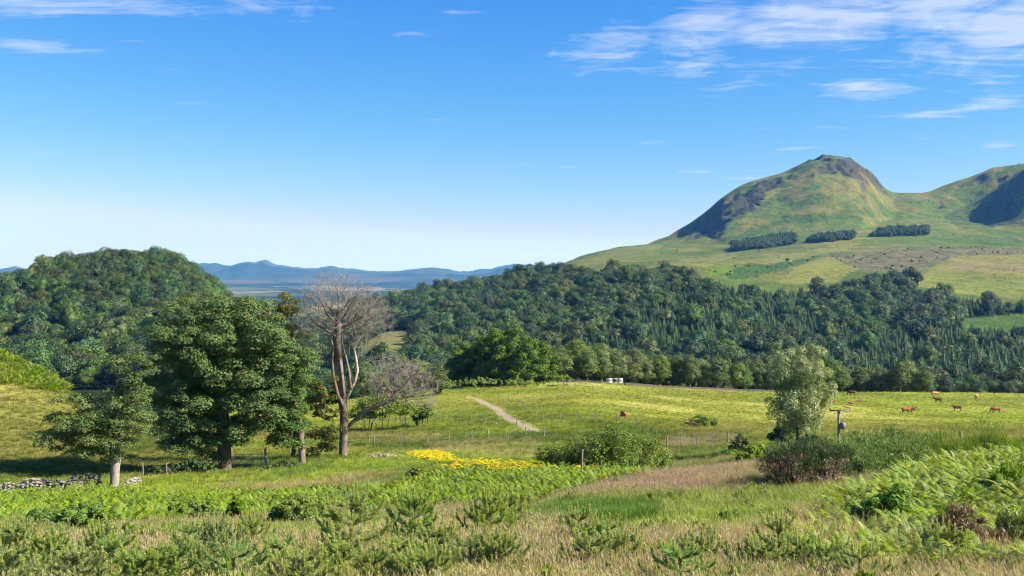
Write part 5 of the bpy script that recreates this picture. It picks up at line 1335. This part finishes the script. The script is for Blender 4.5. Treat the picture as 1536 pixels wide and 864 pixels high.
def cow_mesh(pose, mat):
    lie = pose == 'lying'; dz = -.62 if lie else 0.0
    b_ = [blob([(-.82, 0, 1.08 + dz), (-.62, 0, 1.02 + dz), (-.2, 0, .96 + dz), (.25, 0, .96 + dz), (.58, 0, 1.02 + dz), (.78, 0, 1.06 + dz)], [.20, .33, .37, .38, .33, .20], 14)]
    b_.append(blob([(-.6, 0, 1.22 + dz), (-.1, 0, 1.18 + dz), (.5, 0, 1.23 + dz)], [.14, .17, .16], 10))
    if lie:
        for sy in (-1, 1):
            b_.append(blob([(.5, sy * .2, .3), (.75, sy * .26, .12), (.45, sy * .3, .08)], [.13, .08, .06], 8)); b_.append(blob([(-.6, sy * .22, .34), (-.25, sy * .36, .2), (-.6, sy * .4, .09)], [.2, .11, .06], 8))
    else:
        step = .10 if pose == 'grazing' else -.06
        for sy, sx in ((-1, step), (1, -step)):
            b_.append(blob([(.52, sy * .19, .86), (.50 + sx * .3, sy * .19, .62), (.53 + sx * .7, sy * .19, .40), (.50 + sx, sy * .19, .10), (.53 + sx, sy * .19, .05)], [.16, .105, .07, .052, .065], 8))
            b_.append(blob([(-.62, sy * .20, .94), (-.54 - sx * .4, sy * .22, .66), (-.72 - sx * .7, sy * .21, .42), (-.68 - sx, sy * .20, .10), (-.64 - sx, sy * .20, .05)], [.22, .14, .08, .055, .065], 8))
    if pose == 'grazing': hd = [(.78, 0, 1.08), (1.02, 0, .86), (1.18, 0, .55)], [(1.16, 0, .52), (1.24, 0, .32), (1.30, 0, .12)]
    elif pose == 'turned': hd = [(.78, 0, 1.12), (1.00, .10, 1.24), (1.14, .22, 1.33)], [(1.16, .24, 1.36), (1.24, .42, 1.26), (1.30, .56, 1.14)]
    else: hd = [(.76, 0, 1.12 + dz), (1.0, 0, 1.24 + dz), (1.16, 0, 1.34 + dz)], [(1.16, 0, 1.36 + dz), (1.36, 0, 1.26 + dz), (1.52, 0, 1.12 + dz)]
    b_.append(blob(hd[0], [.25, .19, .15], 10)); b_.append(blob(hd[1], [.145, .115, .085], 10))
    h0 = np.array(hd[1][0]); fw = unit((np.array(hd[1][2]) - h0)[None])[0]; sd = unit(np.cross(fw, (0, 0, 1.))[None])[0]
    for s in (-1, 1): b_.append(blob([h0 + sd * s * .10, h0 + sd * s * .20 + (0, 0, .01), h0 + sd * s * .30 + (0, 0, -.02)], [.035, .055, .03], 6))
    b_.append(blob([(-.92, 0, 1.16 + dz), (-1.02, 0, .95 + dz * .9), (-1.03, .02, .62 + dz * .6), (-1.02, .03, .42 + dz * .4)], [.05, .035, .03, .055], 6))
    body = evaluated(*joinB(b_), [('REMESH', dict(mode='VOXEL', voxel_size=.035)), ('SMOOTH', dict(factor=.5, iterations=4)), ('DECIMATE', dict(ratio=.35))], mat)
    horns = joinVF([tube([h0 + sd * s * .08 - fw * .05, h0 + sd * s * .24 - fw * .08 + (0, 0, .06), h0 + sd * s * .30 + (0, 0, .22)], [.032, .024, .006], 6) for s in (-1, 1)])
    return body, mk_mesh('horns', *horns, M_HORN, True)
CACHE = {}
def cow(px, py, pose, col, rz, s, lab, calf=False, dmin=200, d=None):
    k = (pose, col)
    if k not in CACHE: CACHE[k] = cow_mesh(pose, HIDE[col])
    body, horns = CACHE[k]; p = hit(px, py, dmin, 420) if d is None else at(px, d)
    o = link('calf' if calf else 'cow', body, None, p - Vector((0, 0, .03)), rz, s); tag(o, lab, 'cow', 'cattle grazing in the field')
    if not calf: link('horns', horns, o)
pi = math.pi
cow(1278, 593, 'grazing', 'dark', pi * .95, 1.08, 'dark brown cow at the tree edge beside the silver willow')
cow(1402, 595, 'grazing', 'tan', .15, 1.15, 'pale tan cow grazing under the spruces')
cow(1407, 604, 'standing', 'dark', pi + .1, 1.1, 'dark brown cow standing just below the pale tan cow')
cow(1465, 599, 'grazing', 'tan', 1.0, 1.05, 'sandy cow turned half away near the far trees')
cow(1436, 617, 'turned', 'brown', pi - .3, 1.1, 'brown cow looking round in the open field')
cow(1494, 620, 'grazing', 'red', pi + .1, 1.15, 'reddish cow with its head in the long grass')
cow(1359, 621, 'grazing', 'red', .1, 1.1, 'red cow grazing beside its dark calf')
cow(1370, 617, 'standing', 'dark', .5, .72, 'dark calf standing behind the red cow', True)
cow(1248, 603, 'lying', 'red', .6, .75, 'small red calf lying closest to the willow crown', True)
cow(1277, 606, 'lying', 'tan', 2.5, .75, 'tan calf lying with two other calves', True)
cow(1289, 603, 'lying', 'brown', .2, .75, 'brown calf lying above the tan calf', True)
cow(1272, 612, 'lying', 'tan', pi, .7, 'pale calf lying just above the pole crossarm', True)
cow(935, 638, 'grazing', 'red', 1.75, 1.0, 'orange-red cow seen from behind, alone in the middle of the field', d=176, dmin=120)
cow(1041, 648, 'lying', 'dark', 2.8, .95, 'dark cow resting in the shade of the lone bush', d=171, dmin=120)

# ------------------------------------------------------------------ fences, gates, walls, pole
def stone_mat(name, a, b_, moss):
    M = Mat(name); f = M.noise(3.5, 5, .65, M.objco()); r = M.rnd(); c = M.mix(f, a, b_); c = M.mix(1.0, c, M.ramp(r, [(0, (.6, .6, .62)), (1, (1.35, 1.3, 1.25))]), 'MULTIPLY')
    c = M.mix(M.ramp(M.noise(1.3, 3, .6, M.objco()), [(.52, (0, 0, 0)), (.68, (.8, .8, .8))]), c, moss); return M.done(M.princ(c, .95, .1, M.bump(f, .8, .05)))
M_STONE = stone_mat('field_stone', (.17, .15, .145), (.36, .32, .31), (.15, .13, .06))
M_DYKE = stone_mat('shaded_mossy_dyke_stone', (.035, .032, .028), (.085, .075, .06), (.05, .06, .02))  # stone and moss tones darkened all over: the dyke's shadow side in the colour
def stone_mesh(rng):
    d = rdirs(rng, 22); V = d * np.array([.5, .42, .34]) * (.82 + .3 * rng.random((22, 1)))
    import bmesh
    bm = bmesh.new()
    for v in V: bm.verts.new(v)
    bmesh.ops.convex_hull(bm, input=bm.verts); me = bpy.data.meshes.new('stone'); bm.to_mesh(me); bm.free(); me.materials.append(M_STONE); return me
rs = np.random.default_rng(55); STONES = [stone_mesh(rs) for _ in range(7)]
def add_stone(par, loc, s):
    o = link('stone', STONES[int(rs.integers(7))], par, loc); o.scale = s; o.rotation_euler = (rs.normal() * .25, rs.normal() * .2, rs.random() * 6.28); return o
def wall_run(par, pts, h, drop):
    """courses of rubble along a line on the ground"""
    for a, b_ in zip(pts[:-1], pts[1:]):
        L_ = (b_ - a).length; n = max(1, int(L_ / .30))
        for q in range(n):
            t = (q + rs.random() * .5) / n; x_, y_ = a.x + (b_.x - a.x) * t, a.y + (b_.y - a.y) * t; z_ = float(H(x_, y_)[0]); hh = h(x_)
            zz = 0.0
            while zz < hh:
                s = rs.uniform(.24, .42); add_stone(par, Vector((x_ + rs.normal() * .05, y_ + rs.normal() * .08, z_ + zz + s * .25)) - par.location, (s * 1.35, s, s * .8)); zz += s * .52
A_ = [at(px, d) for px, d in ((-25, 84), (20, 85), (60, 85.5), (100, 86), (140, 87), (158, 87.5))]
e = empty('dry_stone_wall', A_[0]); tag(e, 'broken grey dry stone wall running up to the weathered oak', 'wall')
wall_run(e, A_, lambda x_: .98 + .14 * math.sin(x_ * 1.7), 0)
A_ = [at(px, d) for px, d in ((184, 88), (198, 89), (212, 91))]
e = empty('fallen_wall', A_[0]); tag(e, 'tumbled end of wall on the far side of the oak stem', 'wall'); wall_run(e, A_, lambda x_: .45, 0)
e = empty('rubble_heap', at(570, 106)); tag(e, 'heap of pale rubble and sticks beside the dead tree', 'rubble heap')
for q in range(34):
    px = rs.normal(570, 13); d = 106 + rs.normal() * .7; p = at(px, d); s = rs.uniform(.25, .6); add_stone(e, p + Vector((0, 0, rs.random() * .45 * math.exp(-((px - 570) / 14) ** 2))) - e.location, (s * 1.3, s, s * .75))
for q in range(9):
    p = at(rs.normal(585, 14), 106 + rs.normal() * .5) - e.location; v = np.array([rs.normal(), rs.normal() * .5, abs(rs.normal()) * .25]); v /= np.linalg.norm(v)
    link('stick', mk_mesh('stick', *tube([np.array(p) + (0, 0, .1), np.array(p) + v * .7 + (0, 0, .2), np.array(p) + v * 1.3 + (0, 0, .25)], [.05, .04, .015], 5), M_BLEACH, True), e)
e = empty('mossy_stones', at(420, 100)); tag(e, 'few brown mossy stones under the maple', 'stones')
for q in range(10): p = at(rs.normal(418, 8), 100 + rs.normal() * .5); s = rs.uniform(.25, .5); add_stone(e, p - e.location, (s, s, s * .7))

M = Mat('weathered_post'); f = M.noise(9, 5, .7, M.objco(), stretch=(2, 2, .2)); M_POST = M.done(M.princ(M.ramp(f, [(.3, (.10, .085, .07)), (.7, (.30, .26, .22))]), .9, .1, M.bump(f, .6, .02)))
M = Mat('wire'); M_WIRE = M.done(M.princ((.30, .30, .29), .5, .4, None, .6))
M = Mat('galvanised'); f = M.noise(6, 3, .6, M.objco()); M_GALV = M.done(M.princ(M.mix(f, (.42, .43, .44), (.58, .59, .60)), .45, .5, None, .5))
def bar(a, b_, r, sides=5): return tube([np.array(a, float), (np.array(a, float) + np.array(b_, float)) / 2, np.array(b_, float)], [r, r, r], sides)
def capped(a, b_, r, sides=7):
    a, b_ = np.array(a, float), np.array(b_, float); u = (b_ - a) / np.linalg.norm(b_ - a); return tube([a, a + u * .01, b_ - u * .02, b_, b_ + u * .004], [r, r, r, r * .85, .001], sides)
POSTM = mk_mesh('post', *joinVF([capped((0, 0, -.4), (0, 0, 1.25), .06)]), M_POST, True)
def fence(name, pts, lab, wires=(.35, .7, 1.1), h=1.0, lean=.04, seed=1, r=.006):
    rng = np.random.default_rng(seed); e = empty(name, pts[0]); tag(e, lab, 'fence'); tops = []
    for p in pts:
        o = link('post', POSTM, e, p - pts[0]); o.scale = (1, 1, h * rng.uniform(.92, 1.08)); o.rotation_euler = (rng.normal() * lean, rng.normal() * lean, rng.random() * 6); tops.append(p - pts[0])
    for w in wires:
        link('wire', mk_mesh('wire', *tube([np.array(t) + (0, 0, w * h) for t in tops], [r] * len(tops), 3), M_WIRE), e)
    return e
fence('wire_fence', [at(px, d) for px, d in ((520, 130), (561, 133), (601, 135), (641, 136), (674, 137), (708, 137), (733, 136), (760, 136), (788, 135), (816, 134))], 'old post and wire fence crossing the meadow below the path', seed=1)
fence('wire_fence', [at(px, d) for px, d in ((556, 176), (590, 178), (625, 180), (660, 182), (690, 182), (707, 181), (728, 172), (748, 164), (775, 158), (800, 155))], 'thin wire fence bending round the knoll below the path foot', seed=2, h=.95)
fence('wire_fence', [at(px, d) for px, d in ((763, 232), (776, 212), (790, 196), (800, 180), (815, 168), (840, 165), (868, 165), (895, 166), (925, 166), (955, 165))], 'wire fence following the far side of the sandy path', seed=3, h=.95)
fence('wire_fence', [at(px, d) for px, d in ((1000, 118), (1022, 120), (1045, 121), (1068, 121), (1092, 120))], 'short run of wire fence below the lone bush', seed=4)
fence('wire_fence', [at(px, d) for px, d in ((215, 98), (250, 98), (285, 99), (318, 100))], 'wire fence in the shade behind the oak and the sycamore', seed=5)
def post(name, px, d, h, r, lab, lean=0.0):
    p = at(px, d); o = link(name, mk_mesh(name, *joinVF([capped((0, 0, -.4), (lean, 0, h), r, 8), bar((-.02, r * .9, h * .8), (.02, r * .9, h * .82), .012)]), M_POST, True), None, p); return tag(o, lab, 'post')
post('fence_post', 872, 61, 1.62, .055, 'lone dark fence post among the yellow flowers', .05)
post('fence_post', 1441, 70, 1.75, .10, 'stout weathered post rising from the broom')
post('fence_post', 398, 103, 1.75, .09, 'dark strainer post beside the metal gate')
# field gate by the sycamore
p = at(376, 104); e = empty('field_gate', p); tag(e, 'grey metal field gate between the sycamore and the maple', 'gate')
for z_ in (.12, .32, .52, .74, .98, 1.22): link('rail', mk_mesh('rail', *bar((-1.45, 0, z_), (1.45, .05, z_), .026, 6), M_GALV, True), e)
for x_ in (-1.45, 1.45): link('stile', mk_mesh('stile', *joinVF([capped((x_, .02, .02), (x_, .02, 1.3), .032)]), M_GALV, True), e)
link('brace', mk_mesh('brace', *joinVF([bar((-1.4, .03, .15), (0, .04, 1.2), .02), bar((0, .04, .1), (0, .04, 1.22), .02), bar((1.4, .03, .15), (0, .04, 1.2), .02)]), M_GALV, True), e)
# white hurdle and dark dyke along the far rim
M = Mat('white_paint'); f = M.noise(3, 4, .6, M.objco()); M_WHITE = M.done(M.princ(M.mix(f, (.42, .40, .36), (.66, .64, .60)), .6, .2))
p = at(922, 303); e = empty('white_hurdle', p); tag(e, 'white boarded stock pen standing by the dark dyke', 'stock pen')
def boxm(name, x0, x1, y0, y1, z0, z1, mat):
    V = [(x, y, z) for z in (z0, z1) for y in (y0, y1) for x in (x0, x1)]
    return mk_mesh(name, V, np.array([[0, 2, 3, 1], [4, 5, 7, 6], [0, 1, 5, 4], [2, 6, 7, 3], [0, 4, 6, 2], [1, 3, 7, 5]]), mat)
for x_ in (-2.1, -.7, .7, 2.1): link('post', boxm('pen_post', x_ - .08, x_ + .08, -.08, .08, -.3, 1.65, M_WHITE), e)
for q, z_ in enumerate((.30, .65, 1.0, 1.35)): link('board', boxm('pen_board', -2.02, -.78, -.12, -.085, z_, z_ + .26, M_WHITE), e); link('board', boxm('pen_board', .78, 2.02, -.12, -.085, z_ + .02, z_ + .26, M_WHITE), e)
link('board', boxm('pen_board', -.62, .62, -.12, -.085, 1.30, 1.52, M_WHITE), e); link('board', boxm('pen_board', -.62, .62, -.12, -.085, .45, .62, M_WHITE), e)
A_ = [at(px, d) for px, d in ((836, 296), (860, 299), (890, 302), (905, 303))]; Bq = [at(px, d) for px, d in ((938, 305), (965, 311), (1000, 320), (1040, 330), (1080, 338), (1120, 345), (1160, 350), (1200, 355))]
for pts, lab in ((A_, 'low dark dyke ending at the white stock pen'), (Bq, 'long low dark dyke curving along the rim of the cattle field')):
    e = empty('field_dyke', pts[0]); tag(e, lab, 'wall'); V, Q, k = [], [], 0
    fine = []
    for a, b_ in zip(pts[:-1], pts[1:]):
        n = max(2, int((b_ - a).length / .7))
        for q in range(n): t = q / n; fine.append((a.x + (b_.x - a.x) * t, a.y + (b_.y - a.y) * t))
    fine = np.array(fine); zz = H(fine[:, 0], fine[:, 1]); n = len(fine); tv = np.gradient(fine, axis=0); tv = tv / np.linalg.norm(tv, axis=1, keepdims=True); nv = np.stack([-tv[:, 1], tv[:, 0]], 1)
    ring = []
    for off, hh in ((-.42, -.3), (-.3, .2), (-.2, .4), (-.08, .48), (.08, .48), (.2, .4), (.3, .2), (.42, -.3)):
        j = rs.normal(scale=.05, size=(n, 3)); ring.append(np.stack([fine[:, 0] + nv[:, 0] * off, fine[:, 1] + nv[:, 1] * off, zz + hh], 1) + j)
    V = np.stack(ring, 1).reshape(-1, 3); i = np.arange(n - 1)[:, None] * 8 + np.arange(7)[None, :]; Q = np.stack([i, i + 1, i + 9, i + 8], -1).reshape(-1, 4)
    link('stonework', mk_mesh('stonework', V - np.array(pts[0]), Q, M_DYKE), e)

# power pole with crossarm and transformer
p = at(1258, 107); top = 3.7 if False else (-(614 - HY) / F * 107 - p.z)
e = empty('power_pole', p); tag(e, 'wooden power pole with crossarm and grey transformer beside the willow', 'pole')
link('pole', mk_mesh('pole', *joinVF([capped((0, 0, -.6), (0, 0, top), .115, 9)]), M_POST, True), e)
arm = link('crossarm', boxm('crossarm', -.92, 1.12, -.19, -.11, top - .16, top - .02, M_POST), e)
M = Mat('porcelain'); M_PORC = M.done(M.princ((.20, .12, .09), .25, .5))
for x_ in (-.82, .1, 1.02): link('insulator', mk_mesh('insulator', *joinVF([tube([(x_, -.15, top - .02), (x_, -.15, top + .03), (x_, -.15, top + .07), (x_, -.15, top + .11), (x_, -.15, top + .16)], [.03, .055, .035, .055, .01], 8)]), M_PORC, True), e)
M = Mat('transformer_grey'); M_TRAFO = M.done(M.princ(M.mix(M.noise(4, 3, .6, M.objco()), (.16, .15, .145), (.26, .24, .235)), .6, .3))
tz = top - 1.55
tr_ = link('transformer', mk_mesh('transformer', *joinVF([tube([(.38, -.05, tz - .32), (.38, -.05, tz - .3), (.38, -.05, tz + .28), (.38, -.05, tz + .34), (.38, -.05, tz + .36)], [.01, .25, .25, .18, .01], 14)]), M_TRAFO, True), e)
link('bushing', mk_mesh('bushing', *joinVF([tube([(.30 + q * .16, -.05, tz + .33), (.31 + q * .17, -.05, tz + .45), (.32 + q * .19, -.05, tz + .58)], [.035, .045, .012], 7) for q in (0, 1)]), M_PORC, True), tr_)
link('bracket', boxm('bracket', .05, .2, -.08, .0, tz - .2, tz + .2, M_TRAFO), e)
link('drop_wire', mk_mesh('drop_wire', *joinVF([bar((x_, -.15, top + .1), (.33, -.05, tz + .56), .012, 3) for x_ in (-.82, 1.02)]), M_WIRE), e)

# foxgloves
M = Mat('foxglove_bell'); M_FOX = M.done(M.leaf(M.mix(M.rnd(), (.30, .035, .22), (.42, .07, .32)), .3))
for px, py, d, lab in ((796, 838, 17.6, 'single purple foxglove spike in the near grass'), (1398, 786, 27, 'small purple foxglove among the bracken')):
    p = at(px, d); h = max(.45, -(py - HY) / F * d - p.z); e = empty('foxglove', p); tag(e, lab, 'flower')
    link('stem', mk_mesh('stem', *joinVF([tube([(0, 0, -.05), (.02, 0, h * .5), (0, 0, h)], [.008, .006, .003], 5)]), L_SAPLING, True), e)
    bl = []
    for q in range(26):
        a = q * 2.4; z_ = h * (.48 + .5 * q / 26); rr = .012; u = np.array([math.cos(a), math.sin(a), -.55]); k = 1.1 - q / 30; c0 = np.array([0, 0, z_])
        bl.append(tube([c0 + u * rr, c0 + u * .03 * k, c0 + u * .055 * k, c0 + u * .062 * k], [.006, .014 * k, .018 * k, .023 * k], 6))
    link('bells', mk_mesh('bells', *joinVF(bl), M_FOX, True), e)
    V, Fq = leaves(rs, np.stack([rs.normal(scale=.06, size=14), rs.normal(scale=.06, size=14), rs.uniform(.02, h * .35, 14)], 1), unit(rdirs(rs, 14) + np.array([0, 0, 1.2])), .18, .07)
    link('leaves', mk_mesh('leaves', V, Fq, L_SAPLING), e)
# ------------------------------------------------------------------ the air
M = Mat('air')
v = M.N('ShaderNodeVolumePrincipled'); v.inputs['Color'].default_value = (.15, .45, 1.0, 1); v.inputs['Absorption Color'].default_value = (1, 1, 1, 1); v.inputs['Density'].default_value = 4.1e-5; v.inputs['Anisotropy'].default_value = 0.1
M.l.new(v.outputs[0], M.out.inputs['Volume'])
A, zb, zt = 22500, -110, 400
hv = [(-A, -A, zb), (A, -A, zb), (A, A, zb), (-A, A, zb), (-A, -A, zt), (A, -A, zt), (A, A, zt), (-A, A, zt)]
hf = np.array([[3, 2, 1, 0], [4, 5, 6, 7], [0, 1, 5, 4], [1, 2, 6, 5], [2, 3, 7, 6], [3, 0, 4, 7]])
o = link('haze', mk_mesh('haze', hv, hf, M.m)); o['kind'] = 'stuff'; o['label'] = 'thin blue haze of the summer air over the valley'
